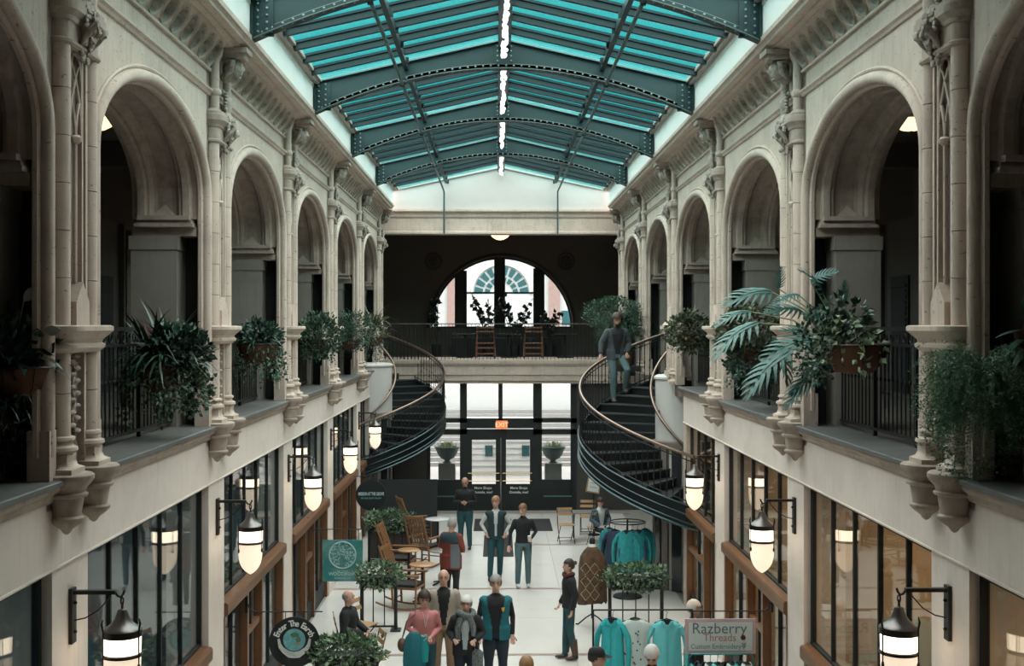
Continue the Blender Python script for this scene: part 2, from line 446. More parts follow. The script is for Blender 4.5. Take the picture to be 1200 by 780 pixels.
def pier_meshes(s):
    out = {}
    # core: ground-floor pier, upper backing and the sunk traceried panel frame
    mb = MB()
    mb.box(0, .5, -.4, .4, 0, 3.53, 1)
    mb.box(-.03, 0, -.42, .42, 0, .35, 1)
    mb.box(.0, .06, -.5, .5, 4.24, 8.52)
    out['core'] = slocal(mb, s).mesh('pier', [STONE, STONE_L])
    mb = MB()
    mb.box(-.06, .01, -.215, -.175, 5.41, 7.62); mb.box(-.06, .01, .175, .215, 5.41, 7.62)
    mb.box(-.045, .01, -.16, -.13, 5.41, 7.62); mb.box(-.045, .01, .13, .16, 5.41, 7.62)
    # small gabled block standing on the collar
    mb.prism([(-.15, 5.41), (.15, 5.41), (.15, 5.60), (0, 5.76), (-.15, 5.60)], lambda u, v, a: (a, u, v), -.10, .01)
    for sg in (-1, 1):   # lower sunk panel between the shafts
        mb.box(-.05, .01, min(sg*.17, sg*.215), max(sg*.17, sg*.215), 4.3, 5.24)
    out['panel_frame'] = slocal(mb, s).mesh('panel_frame', STONE)
    # tracery: forked pointed lights
    mb = MB()
    def arc(pts, r=.016): mb.tube([(-.035, y, z) for y, z in pts], r, 6)
    arc([(0, 5.7), (0, 6.95)], .02)
    mb.lathe([(.02, 0), (.045, .02), (.05, .05), (.03, .07)], 10, (-.04, 0, 6.86))
    for sg in (-1, 1):
        arc([(sg*.13, 6.9), (sg*.125, 7.05), (sg*.09, 7.2), (0, 7.38)])
        arc([(0, 6.95), (sg*.03, 7.08), (sg*.07, 7.18), (sg*.09, 7.2)])
        arc([(sg*.13, 7.1), (sg*.13, 7.35), (sg*.1, 7.5), (sg*.05, 7.58)])
        arc([(0, 7.38), (sg*.05, 7.46), (sg*.1, 7.5)], .012)
    mb.box(-.05, 0, -.17, .17, 7.56, 7.64)
    out['tracery'] = slocal(mb, s).mesh('tracery', STONE)
    # foliate vine relief below the collar
    mb = MB(); q = random.Random(3)
    mb.tube([(-.02, .03*math.sin(i*.9), 4.5+i*.035) for i in range(20)], .018, 6)
    for i in range(14):
        z = 4.52+i*.05; y = .06*(1 if i % 2 else -1)
        mb.ell((-.03, y*.9, z), (.03, .04+q.random()*.015, .022), 8, 5)
    out['vine_relief'] = slocal(mb, s).mesh('vine_relief', CARVE)
    # collar round both shafts
    mb = MB()
    stadium_loft(mb, [(5.20, .10), (5.235, .145), (5.26, .15), (5.275, .125), (5.30, .13), (5.35, .19), (5.37, .215), (5.405, .215), (5.415, .19)])
    out['collar'] = slocal(mb, s).mesh('collar', STONE)
    # shaft drums
    for nm, hh in (('drum_low', .335), ('drum_high', .3667)):
        mb = MB().lathe([(.080, .0015), (.086, .006), (.086, hh-.006), (.080, hh-.0015)], 18)
        out[nm] = mb.mesh('shaft_drum', STONE)
    mb = MB()
    mb.lathe([(.079, 4.5), (.079, 7.65)], 12); out['shaft'] = mb.mesh('shaft', MORTAR)
    mb = MB().lathe([(.05, 7.95), (.062, 8.0), (.062, 8.14), (.075, 8.15), (.085, 8.19), (.075, 8.22), (.062, 8.23), (.062, 8.54), (.07, 8.57), (.10, 8.64), (.105, 8.70), (.05, 8.71)], 14)
    out['upper_shaft'] = mb.mesh('upper_shaft', STONE)
    # moulded base with a square plinth
    mb = MB()
    mb.lathe([(.09, 4.56), (.115, 4.55), (.12, 4.53), (.10, 4.51), (.105, 4.49), (.14, 4.475), (.145, 4.45), (.12, 4.43), (.10, 4.41)][::-1], 16)
    rings = []
    for z, r in ((4.26, .15), (4.31, .15), (4.33, .11), (4.37, .095), (4.42, .10)):
        rings.append([(x*r, y*r, z) for x, y in ((-1, -1), (1, -1), (1, 1), (-1, 1))])
    mb.loft(rings, smooth=False)
    out['base'] = mb.mesh('base', STONE)
    # pendant corbel
    mb = MB().lathe([(.012, 3.80), (.03, 3.815), (.045, 3.84), (.105, 3.885), (.13, 3.91), (.13, 3.93), (.105, 3.945), (.115, 4.0), (.128, 4.085),
                     (.155, 4.095), (.16, 4.115), (.14, 4.13), (.15, 4.16), (.19, 4.205), (.205, 4.23), (.205, 4.26), (.19, 4.272)], 18)
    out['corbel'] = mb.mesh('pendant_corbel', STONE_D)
    # capital with crocket leaves
    mb = MB()
    stadium_loft(mb, [(7.58, .095), (7.595, .112), (7.615, .112), (7.63, .09), (7.76, .09), (7.77, .105), (7.80, .115), (7.835, .145), (7.845, .155), (7.91, .155), (7.92, .14), (7.95, .14), (7.96, .12), (7.99, .08)])
    out['capital'] = slocal(mb, s).mesh('capital', STONE_D)
    mb = MB(); q = random.Random(5)
    mb.ell((-.13, 0, 7.83), (.07, .12, .17), 12, 8)
    for i in range(60):
        a = q.uniform(-1, 1); z = q.uniform(7.52, 8.04); wd = .15 if z > 7.7 else .08
        bulge = .13*math.exp(-((z-7.80)/.15)**2)+.03
        mb.ell((-.09-bulge*(1-.5*abs(a)), a*wd, z), (.024, .026+q.random()*.016, .018+q.random()*.016), 6, 5, rot=Matrix.Rotation(q.uniform(-1, 1), 3, 'X'))
    for sg in (-1, 1):
        mb.tube([(-.10, sg*.1, 7.60), (-.17, sg*.13, 7.70), (-.24, sg*.11, 7.78), (-.25, sg*.06, 7.73), (-.22, sg*.04, 7.70)], [.015, .026, .03, .022, .012], 8)
    mb.tube([(-.10, 0, 7.98), (-.14, 0, 8.08), (-.11, 0, 8.20), (-.07, 0, 8.28)], [.05, .055, .035, .01], 8)
    for i in range(6):
        z = 8.03+.04*i
        for sg in (-1, 1): mb.ell((-.12, sg*(.065-.008*i), z), (.022, .026, .016), 6, 5)
    out['crocket_leaves'] = slocal(mb, s).mesh('crocket_leaves', CARVE)
    # bracket under the cornice with a carved head
    mb = MB()
    mb.box(-.40, .02, -.17, .17, 8.70, 8.76); mb.box(-.36, .02, -.14, .14, 8.64, 8.70)
    mb.box(-.04, .02, -.14, .14, 8.25, 8.64)
    out['bracket'] = slocal(mb, s).mesh('bracket', STONE_D)
    mb = MB()
    mb.ell((-.20, 0, 8.53), (.13, .10, .13), 14, 10)
    mb.ell((-.31, 0, 8.52), (.035, .02, .035), 8, 6)                      # nose
    for sg in (-1, 1):
        mb.ell((-.29, sg*.045, 8.565), (.03, .03, .014), 8, 5)            # brows
        mb.ell((-.27, sg*.055, 8.50), (.03, .028, .025), 8, 6)            # cheeks
        mb.ell((-.18, sg*.105, 8.53), (.02, .02, .045), 8, 6)             # ears
        mb.tube([(-.14, sg*.07, 8.62), (-.22, sg*.11, 8.60), (-.20, sg*.13, 8.48), (-.12, sg*.11, 8.40)], [.03, .035, .03, .012], 8)
    mb.ell((-.28, 0, 8.455), (.035, .04, .016), 8, 5)                     # mouth
    mb.ell((-.25, 0, 8.42), (.05, .04, .03), 8, 6)                        # chin
    mb.ell((-.13, 0, 8.43), (.09, .07, .07), 8, 6)
    out['carved_head'] = slocal(mb, s).mesh('carved_head', CARVE)
    return out

def niche_mesh(s):
    """one unit of the cove: sloping plate with an oval hollow"""
    mb = MB(); h = .189; n = 16; L = math.hypot(.215, .32)
    T = (-.215/L, .32/L); Nn = (.32/L, .215/L)
    def P(y, t, dep=0): return (T[0]*t+Nn[0]*dep, y, 8.44+T[1]*t+Nn[1]*dep)
    sq = []; ov = []
    for i in range(n):
        q = 2*PI*i/n+PI/4*0; c, s_ = math.cos(q), math.sin(q); m_ = max(abs(c), abs(s_))
        sq.append((h*c/m_, L/2+L/2*s_/m_)); ov.append((.158*c, L/2+.162*s_))
    rows = [[P(y, t) for y, t in sq], [P(y*1.06, L/2+(t-L/2)*1.05) for y, t in ov], [P(y*1.03, L/2+(t-L/2)*1.03, -.022) for y, t in ov], [P(y, t, 0) for y, t in ov]]
    mb.loft(rows, cap=False, smooth=False)
    rows = [[P(y*k, L/2+(t-L/2)*k, dp) for y, t in ov] for k, dp in ((1, 0), (.93, .05), (.75, .095), (.45, .12), (.05, .128))]
    mb.loft(rows, m=1, cap=False)  # hollow gets the dark stone so its shade is in the colour
    mb.box(-.035, 0, -h, h, 8.415, 8.445)
    return slocal(mb, s).mesh('corbel_arch', [STONE, CARVE])

walls = {}
for s, nm in SIDES:
    # base mesh of the wall: frieze strip, ledge, spandrel
    yA = YK(K0); yB = END_LEDGE[s]
    mb = MB()
    mb.box(.0, .3, yA, yB, 3.53, 4.19)
    mb.box(-.02, .0, yA, yB, 3.535, 3.55)
    wall = side(mb, s).build('wall_'+nm, STONE_L); tag(wall, kind='structure'); walls[s] = wall
    mb = MB()     # moulding under the coping
    prof = [(.02, 4.06), (-.015, 4.06), (-.02, 4.075), (-.035, 4.085), (-.04, 4.12), (-.065, 4.14), (-.085, 4.165), (-.09, 4.19), (.02, 4.19)]
    mb.prism(prof, lambda u, v, a: (u, a, v), yA, yB)
    side(mb, s).build('ledge_moulding', STONE_D, wall)
    for k in range(K0, K1):   # coping stones
        a, b = YK(k), min(YK(k+1), yB)
        if b <= a: continue
        mb = MB()
        mb.prism([(.45, 4.19), (-.115, 4.19), (-.125, 4.20), (-.125, 4.232), (-.11, 4.24), (.45, 4.24)], lambda u, v, q: (u, q, v), a+.002, b-.002)
        side(mb, s).build('coping_stone', SLATE, wall)
    aw, rv, jm, rl = arch_wall_mesh(s), reveal_mesh(s), jamb_mesh(s), roll_mesh(s)
    nc = niche_mesh(s)
    pm = pier_meshes(s)
    # string course
    mb = MB()
    mb.prism([(.01, 8.13), (-.02, 8.135), (-.03, 8.16), (-.055, 8.18), (-.055, 8.20), (-.03, 8.21), (.01, 8.23)], lambda u, v, a: (u, a, v), yA, YEND)
    side(mb, s).build('string_course', STONE, wall)
    # cornice
    mb = MB()
    mb.prism([(.1, 8.755), (-.225, 8.755), (-.23, 8.77), (-.25, 8.775), (-.30, 8.775), (-.305, 8.795), (-.33, 8.80), (-.40, 8.80), (-.405, 8.83),
              (-.42, 8.85), (-.445, 8.86), (-.45, 8.915), (-.43, 8.925), (-.40, 8.93), (.1, 8.93)],
             lambda u, v, a: (u, a, v), yA, YEND)
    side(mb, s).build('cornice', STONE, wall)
    mb = MB().box(-.42, -.2, yA, YEND, 8.93, 9.38)
    mb.box(-.435, -.2, yA, YEND, 9.30, 9.36)
    side(mb, s).build('skylight_curb', WHITE, wall)
    for k in range(K0, K1):
        yc = (YK(k)+YK(k+1))/2
        for n_, me in (('arched_wall', aw), ('arch_soffit', rv), ('arch_jamb', jm), ('arch_roll_moulding', rl)):
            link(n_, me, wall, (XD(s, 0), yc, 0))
        if k >= 0:
            for i in range(11):
                link('corbel_arch', nc, wall, (XD(s, 0), yc+(i-5)*.378, 0))
    for k in range(0, K1+1):
        px = XD(s, 0); y = YK(k)
        ground = y < END_LEDGE[s]
        if ground: p = link('pier', pm['core'], wall, (px, y, 0))
        else:
            mb = MB().box(.0, .06, -.5, .5, 4.24, 8.52)
            p = slocal(mb, s).build('pier', STONE, wall, (px, y, 0))
        for n_ in ('panel_frame', 'tracery', 'vine_relief', 'collar', 'capital', 'crocket_leaves', 'bracket', 'carved_head'):
            link(pm[n_].name.split('.')[0], pm[n_], p)
        for sg in (-1, 1):
            link('shaft', pm['shaft'], p, (-.02*s, sg*SY, 0))
            link('upper_shaft', pm['upper_shaft'], p, (-.045*s, sg*SY, 0))
            link('base', pm['base'], p, (-.02*s, sg*SY, 0))
            if ground: link('pendant_corbel', pm['corbel'], p, (-.08*s, sg*SY, 0))
            for i in range(2): link('shaft_drum', pm['drum_low'], p, (-.02*s, sg*SY, 4.55+i*.335))
            for i in range(6): link('shaft_drum', pm['drum_high'], p, (-.02*s, sg*SY, 5.41+i*.3667))

# galleries behind the arches
for s, nm in SIDES:
    hole = {-1: (30.6, 35.2), 1: (22.6, 27.2)}[s]
    mb = MB()
    for a, b in ((YK(K0), hole[0]), (hole[1], 40.6)):
        mb.box(.3, 4.0, a, b, 4.0, 4.19)
    mb.box(3.2, 4.0, hole[0], hole[1], 4.0, 4.19)
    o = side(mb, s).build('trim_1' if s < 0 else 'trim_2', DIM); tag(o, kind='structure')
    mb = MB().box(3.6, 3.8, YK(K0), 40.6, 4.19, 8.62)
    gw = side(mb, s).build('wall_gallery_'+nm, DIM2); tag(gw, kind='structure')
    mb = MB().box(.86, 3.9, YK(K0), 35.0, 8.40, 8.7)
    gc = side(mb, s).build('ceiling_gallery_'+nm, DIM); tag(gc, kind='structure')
    mbd = MB(); mbd.box(3.50, 3.6, -.75, .75, 4.19, 7.3)           # shop door surround
    mbp = MB(); mbp.box(3.46, 3.5, -.45, .45, 4.25, 6.3)
    for i in range(9): mbp.box(3.44, 3.46, -.38, .38, 5.3+i*.1, 5.36+i*.1)
    dm = slocal(mbd, s).mesh('gallery_door_surround', DIM); dp = slocal(mbp, s).mesh('gallery_door', BLACKM)
    mbw = MB(); mbw.box(3.5, 3.6, -.9, .9, 5.0, 7.3); mbw2 = MB(); mbw2.box(3.48, 3.5, -.8, .8, 5.1, 7.2)
    wm = slocal(mbw, s).mesh('gallery_window_frame', DIM); wm2 = slocal(mbw2, s).mesh('gallery_window_pane', mat('dark_pane', (.02, .022, .025), .12))
    mbt = MB(); mbt.box(1.0, 3.6, -.18, .18, 8.0, 8.42)
    tm = slocal(mbt, s).mesh('ceiling_beam', DIM)
    mbq = MB(); mbq.box(3.3, 3.6, -.3, .3, 4.19, 8.4); qm = slocal(mbq, s).mesh('gallery_pilaster', DIM)
    for k in range(0, K1):
        y = YK(k)
        d_ = link('gallery_door_surround', dm, gw, (XD(s, 0), y+1.5, 0)); link('gallery_door', dp, d_)
        w_ = link('gallery_window_frame', wm, gw, (XD(s, 0), y+3.6, 0)); link('gallery_window_pane', wm2, w_)
        link('ceiling_beam', tm, gc, (XD(s, 0), y, 0)); link('gallery_pilaster', qm, gw, (XD(s, 0), y, 0))

# balcony railings, one per bay
def railing_meshes(s):
    mb = MB(); L = 1.93
    mb.box(.36, .42, -L, L, 5.36, 5.40); mb.box(.37, .41, -L, L, 5.20, 5.225); mb.box(.37, .41, -L, L, 4.30, 4.33)
    for y in (-L, -.64, .64, L): mb.box(.37, .41, y-.02, y+.02, 4.24, 5.38)
    fr = slocal(mb, s).mesh('rail_frame', BLACK)
    mb = MB()
    mb.cyl((.39, 0, 4.32), (.39, 0, 5.21), .009, n=6); mb.ell((.39, 0, 4.85), (.016, .016, .03), 6, 4)
    ba = slocal(mb, s).mesh('baluster', BLACK)
    mb = MB()
    mb.tube([(.39, .045*math.cos(2*PI*j/10), 5.29+.045*math.sin(2*PI*j/10)) for j in range(10)], .007, 5, closed=True)
    ri = slocal(mb, s).mesh('rail_ring', BLACK)
    return fr, ba, ri
RAILG = 'black iron balcony railings between the piers'
for s, nm in SIDES:
    fr, ba, ri = railing_meshes(s)
    order = ['second', 'third', 'fourth', 'fifth', 'farthest']
    for k in range(0, 6 if s < 0 else 4):
        if s < 0 and k == 5: continue
        yc = (YK(k)+YK(k+1))/2
        where = ['at the frame edge, nearest on the %s' % nm, 'in the first full arch on the %s' % nm, 'in the second full arch on the %s' % nm,
                 'in the third full arch on the %s' % nm, 'in the fourth full arch on the %s' % nm][k]
        r = empty('balcony_railing', (XD(s, 0), yc, 0), 0, 'black iron balcony railing on the ledge '+where, 'railing', RAILG)
        link('rail_frame', fr, r)
        n = 30
        for i in range(n):
            y = -1.85+3.7*i/(n-1); link('baluster', ba, r, (0, y, 0))
        for i in range(20): link('rail_ring', ri, r, (0, -1.8+3.6*i/19, 0))

# ------------------------------------------------------------------ ground floor shopfronts
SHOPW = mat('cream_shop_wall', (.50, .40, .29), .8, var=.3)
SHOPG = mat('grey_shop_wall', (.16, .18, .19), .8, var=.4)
SHOPF = mat('shop_floor', (.2, .18, .16), .6)
GOODS = [mat('goods_teal', (.05, .22, .22), .7), mat('goods_cream', (.55, .5, .42), .7), mat('goods_brown', (.16, .08, .04), .6), mat('goods_grey', (.18, .2, .21), .6)]
wn = 0
SHOPL = mat('warm_shop_panel', (.9, .8, .6), .5, emit=(1, .62, .32), es=6.5); SHOPL2 = mat('cool_shop_panel', (.8, .85, .9), .5, emit=(.75, .92, 1), es=1.6)
for s, nm in SIDES:
    for k in range(0, 6 if s < 0 else 4):
        ya = YK(k)+.4; yb = YK(k+1)-.4
        if s > 0 and k == 3: yb = 22.95
        if s < 0 and k == 5: yb = 32.1
        zr = {0: 1.5, 1: 1.62}.get(k, 1.95)
        wn += 1
        win = MB()                      # outer black frame
        fr = .05
        win.box(.08, .14, ya, ya+fr, 0, 3.53); win.box(.08, .14, yb-fr, yb, 0, 3.53)
        win.box(.08, .14, ya, yb, 3.47, 3.53); win.box(.08, .14, ya, yb, zr, zr+.05)
        wo_ = side(win, s).build('window_%d' % wn, BLACKM); tag(wo_, kind='structure')
        npn = 5 if yb-ya > 3.5 else 4
        for i in range(npn):
            y0 = ya+fr+(yb-ya-2*fr)*i/npn; y1 = ya+fr+(yb-ya-2*fr)*(i+1)/npn
            side(MB().box(.105, .115, y0+.012, y1-.012, zr+.05, 3.47), s).build('pane', GLASS, wo_)
            if i: side(MB().box(.085, .135, y0-.018, y0+.018, zr+.03, 3.5), s).build('mullion', BLACKM, wo_)
        rail = MB().prism([(-.035, zr-.16), (-.05, zr-.14), (-.05, zr-.02), (-.03, zr+.005), (.085, zr+.02), (.085, zr-.18), (.0, zr-.18)], lambda u, v, a: (u, a, v), ya, yb)
        side(rail, s).build('wooden_transom_rail', WOODR, wo_)
        # lower shopfront: oak posts, glass, crosspiece
        posts = [ya+.03, ya+1.45, ya+2.45, yb-.05]
        if yb-ya < 3.3: posts = [ya+.03, ya+1.1, yb-.05]
        for y in posts:
            side(MB().box(.0, .12, y-.055, y+.055, 0, zr-.17), s).build('oak_post', WOODR, wo_)
        for n_, (a, b) in enumerate(zip(posts[:-1], posts[1:])):
            side(MB().box(.085, .095, a+.06, b-.06, .35, zr-.2), s).build('lower_pane', GLASS, wo_)
            if n_ == 1: side(MB().box(.03, .12, a+.055, b-.055, 1.14, 1.22), s).build('crosspiece', WOODR, wo_)
            side(MB().box(.05, .12, a+.055, b-.055, 0, .30), s).build('kick_panel', BLACKM, wo_)
            side(MB().box(.06, .12, (a+b)/2-.02, (a+b)/2+.02, .3, zr-.18), s).build('black_stile', BLACKM, wo_)
        # shop behind the glass, with its ceiling light
        lt = MB().box(.9, 2.6, (ya+yb)/2-.9, (ya+yb)/2+.9, 3.585, 3.60)
        lo = side(lt, s).build('ceiling_light', SHOPL if s > 0 else SHOPL2); tag(lo, 'flat lit ceiling panel inside the %s shop on the %s' % (['cut-off nearest', 'first', 'second', 'third', 'fourth', 'farthest'][k], nm), 'ceiling light', 'shop ceiling panels')
        rm = MB(); wm_ = 0
        rm.box(3.6, 3.7, ya-.4, yb+.4, 0, 3.9); rm.box(.5, 3.7, yb+.15, yb+.25, 0, 3.9)
        rm.box(.3, 3.7, ya-.4, yb+.4, 3.62, 3.72)
        rm.box(.5, .9, ya-.25, ya-.02, 0, 3.6)
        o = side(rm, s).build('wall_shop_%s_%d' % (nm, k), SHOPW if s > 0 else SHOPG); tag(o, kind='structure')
# end block of the right wall beyond the last shop window, and the stair recess
o = side(MB().box(0, .3, 22.95, 23.3, 0, 3.53), 1).build('wall_right_end', STONE); tag(o, kind='structure')
o = side(MB().box(0, .3, 31.9, 32.1, 0, 3.53), -1).build('wall_left_end', STONE); tag(o, kind='structure')
for s, nm, a, b in ((-1, 'left', 32.3, 35.3), (1, 'right', 23.4, 35.3)):
    o = side(MB().box(3.3, 3.5, a-1.8, b, 0, 4.19), s).build('wall_recess_'+nm, SHOPG); tag(o, kind='structure')

# drums carrying the stairs and a plain end bit of upper wall
STAIR = {1: (4.05, 25.0, 2.3, .72), -1: (-3.72, 33.2, 2.27, .82)}
PLAIN = mat('smooth_painted_stone', (.60, .58, .55), .6, var=.15, vscale=1.5)
for s, nm in SIDES:
    x, y, r2, r1 = STAIR[s]
    mb = MB().lathe([(r1, 0), (r1, 4.30), (r1+.03, 4.32), (r1+.03, 4.36), (r1, 4.38), (r1*.95, 4.40)], 40, (x, y, 0))
    o = mb.build('trim_stair_drum_'+nm, PLAIN); tag(o, kind='structure')
    TAUPE = mat('taupe_post', (.20, .17, .15), .5, var=.3); DGL = mat('dark_shop_pane', (.03, .032, .035), .08)
    for i in range(18):
        a = 2*PI*i/18; post = i % 2
        mb = MB().obox(((r1+.03)*math.cos(a), (r1+.03)*math.sin(a), 1.45), (.06 if post else .03, .13 if post else .21, 2.9), (0, 0, a))
        mb.build('drum_post' if post else 'drum_pane', TAUPE if post else DGL, o, (x, y, 0))
    MB().lathe([(r1, 2.9), (r1+.07, 2.9), (r1+.08, 2.96), (r1+.08, 3.04), (r1, 3.06)], 40, (x, y, 0)).build('drum_band', TAUPE, o)
# pedestal of the right far pier above the drum
mb = MB(); y4 = YK(4)
mb.box(-.16, .3, -.34, .34, 4.38, 4.5); mb.box(-.12, .3, -.29, .29, 4.5, 5.3); mb.box(-.2, .3, -.36, .36, 5.3, 5.36); mb.box(-.24, .3, -.4, .4, 5.36, 5.44)
mb.loft([[(-.2, -.36, 5.44), (.2, -.36, 5.44), (.2, .36, 5.44), (-.2, .36, 5.44)], [(-.12, -.3, 5.55), (.1, -.3, 5.55), (.1, .3, 5.55), (-.12, .3, 5.55)], [(-.1, -.2, 5.8), (.1, -.2, 5.8), (.1, .2, 5.8), (-.1, .2, 5.8)]], smooth=False)
mb.box(-.14, -.1, -.2, -.16, 4.6, 5.2); mb.box(-.14, -.1, .16, .2, 4.6, 5.2); mb.box(-.14, -.1, -.2, .2, 5.16, 5.2)
slocal(mb, 1).build('pedestal', STONE, walls[1], (XD(1, 0), y4, 0))

# ------------------------------------------------------------------ far end: gallery, lunette, entrance
YG = 35.0; YB = 39.6
mb = MB()
mb.prism([(YG+.6, 8.13), (YG, 8.13), (YG, 8.19), (YG+.03, 8.21), (YG+.03, 8.60), (YG, 8.61), (YG-.02, 8.66), (YG+.0, 8.67), (YG-.02, 8.72), (YG-.09, 8.78), (YG-.09, 8.84), (YG+.6, 8.84)],
         lambda u, v, a: (a, u, v), -6.5, 6.8)
o = mb.build('trim_end_beam', STONE); tag(o, kind='structure')
mb = MB()
mb.prism([(-3.3, 8.84), (3.55, 8.84), (3.55, 9.40), (CX, 10.2), (-3.3, 9.40)], lambda u, v, a: (u, a, v), YG+.02, YG+.2)
mb.prism([(-3.05, 9.38), (CX, 10.06), (3.3, 9.38), (3.3, 9.42), (CX, 10.10), (-3.05, 9.42)], lambda u, v, a: (u, a, v), YG-.03, YG+.05)
o = mb.build('wall_end_gable', mat('offwhite_gable', (.50, .49, .47), .8, var=.1)); tag(o, kind='structure')
mb = MB()
mb.prism([(YG+5, 3.74), (YG+.1, 3.74), (YG+.1, 3.80), (YG+.05, 3.83), (YG+.05, 3.98), (YG+.02, 4.0), (YG+.02, 4.24), (YG, 4.26), (YG-.04, 4.33), (YG-.05, 4.40), (YG-.05, 4.44), (YG+5, 4.44)],
         lambda u, v, a: (a, u, v), -6.5, 6.8)
o = mb.build('trim_gallery_fascia', STONE); tag(o, kind='structure')
# gallery back wall with half-round window
LX, LR, LZ = .165, 2.36, 5.36
mb = MB(); n = 32
P = [(LX-LR*math.cos(PI*i/n), LZ+LR*math.sin(PI*i/n)) for i in range(n+1)]
for yy in (YB, YB+.5):
    for i in range(n):
        (xa, za), (xb, zb) = P[i], P[i+1]
        mb.add([(xa, yy, za), (xb, yy, zb), (xb, yy, 8.6), (xa, yy, 8.6)], [(0, 1, 2, 3)])
    mb.add([(-7.5, yy, 4.3), (LX-LR, yy, 4.3), (LX-LR, yy, 8.6), (-7.5, yy, 8.6)], [(0, 1, 2, 3)])
    mb.add([(7.8, yy, 4.3), (LX+LR, yy, 4.3), (LX+LR, yy, 8.6), (7.8, yy, 8.6)], [(0, 1, 2, 3)])
    mb.add([(LX-LR, yy, 4.3), (LX+LR, yy, 4.3), (LX+LR, yy, LZ), (LX-LR, yy, LZ)], [(0, 1, 2, 3)])
mb.add([(x, y, z) for y in (YB, YB+.5) for x, z in P], [(i, i+1, n+2+i, n+1+i) for i in range(n)])
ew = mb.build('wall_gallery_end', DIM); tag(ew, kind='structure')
mb = MB().tube([(x, YB-.02, z) for x, z in [(LX-(LR+.05)*math.cos(PI*i/n), LZ+(LR+.05)*math.sin(PI*i/n)) for i in range(n+1)]], .06, 8)
mb.build('lunette_arch_moulding', DIM2, ew)
for px in (508, 663):       # carved rosettes
    c = at(px, 306, YB)
    mb = MB(); M = Matrix.Rotation(R(90), 3, 'X')
    mb.tube([(c.x+.26*math.cos(2*PI*j/20), YB-.02, c.z+.26*math.sin(2*PI*j/20)) for j in range(20)], .04, 6, closed=True)
    for j in range(8): mb.ell((c.x+.13*math.cos(PI*j/4), YB-.02, c.z+.13*math.sin(PI*j/4)), (.06, .04, .06), 8, 5)
    mb.ell((c.x, YB-.03, c.z), (.07, .05, .07), 8, 6)
    mb.build('rosette', DIM2, ew)
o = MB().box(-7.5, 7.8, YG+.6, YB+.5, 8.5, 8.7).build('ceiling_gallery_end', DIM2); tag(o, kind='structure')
lun = MB()
rr = [(LX-LR*math.cos(PI*i/n), LZ+LR*math.sin(PI*i/n)) for i in range(n+1)]
lun.tube([(x, YB+.25, z) for x, z in rr], .07, 6); lun.box(LX-LR, LX+LR, YB+.2, YB+.3, LZ-.02, LZ+.06)
lw = lun.build('window_lunette', BLACKM); tag(lw, kind='structure')
def lun_h(x): return LZ+math.sqrt(max(0, LR**2-(x-LX)**2))
cuts = [(533, 547), (579, 592), (625, 638)]
edges = [LX-LR]
for a, b in cuts:
    xa, xb = at(a, 300, YB+.2).x, at(b, 300, YB+.2).x
    MB().box(xa, xb, YB+.12, YB+.34, LZ, (lun_h(xa)+lun_h(xb))/2).build('lunette_post', BLACKM, lw)
    edges += [xa, xb]
edges.append(LX+LR)
zb = at(600, 343, YB+.2).z
for i in (2, 4):
    MB().box(edges[i], edges[i+1], YB+.22, YB+.28, zb-.03, zb+.03).build('lunette_bar', BLACKM, lw)
for i in range(0, 8, 2):
    xa, xb = edges[i], edges[i+1]; m_ = 10
    pts = [(xa, LZ), (xb, LZ)]+[(xb+(xa-xb)*j/m_, lun_h(xb+(xa-xb)*j/m_)) for j in range(m_+1)]
    MB().prism(pts, lambda u, v, a: (u, a, v), YB+.245, YB+.255).build('lunette_pane', GLASS_END, lw)

# entrance wall of doors and transoms
YD = 35.25
dw = MB()
def rx(px): return at(px, 500, YD).x
def rz(py): return at(590, py, YD).z
def fill(mb, x0, x1, y0, y1, t=.06):
    mb.box(rx(x0), rx(x1), YD, YD+t*2, rz(y1), rz(y0))
# openings as (x0,x1,ytop,ybot)
OPEN = [(508, 539, 451, 490), (547, 584, 450, 490), (589, 625, 450, 490), (635, 669, 451, 490),
        (508, 539, 495, 503), (635, 669, 495, 503), (504, 539, 509, 562), (635, 670, 509, 562), (553, 581, 515, 567), (593, 621, 515, 567), (547, 625, 501.5, 503)]
for a in ((539, 547), (625, 635), (669, 676), (500, 504)): fill(dw, a[0], a[1], 448, 601, .1)
fill(dw, 584, 589, 448, 492); fill(dw, 504, 676, 490, 495); fill(dw, 504, 547, 503, 509); fill(dw, 625, 676, 503, 509)
fill(dw, 547, 625, 495, 501.5); fill(dw, 547, 625, 503, 513)
fill(dw, 504, 539, 562, 601); fill(dw, 635, 670, 562, 601)
dwo = dw.build('door_1_frame', BLACKM); dwo.name = 'trim_entrance_frame'; tag(dwo, kind='structure')
for (x0, x1, y0, y1) in OPEN:
    if 550 < x0 < 600 and y1 == 567: continue
    MB().box(rx(x0), rx(x1), YD+.04, YD+.05, rz(y1), rz(y0)).build('pane', GLASS_END, dwo)
MB().box(rx(506), rx(538), YD-.02, YD, rz(582), rz(580.5)).build('kick_moulding', mat('grey_green_metal', (.1, .2, .2), .3, .5), dwo)
MB().box(rx(637), rx(670), YD-.02, YD, rz(582), rz(580.5)).build('kick_moulding', MATS['grey_green_metal'], dwo)
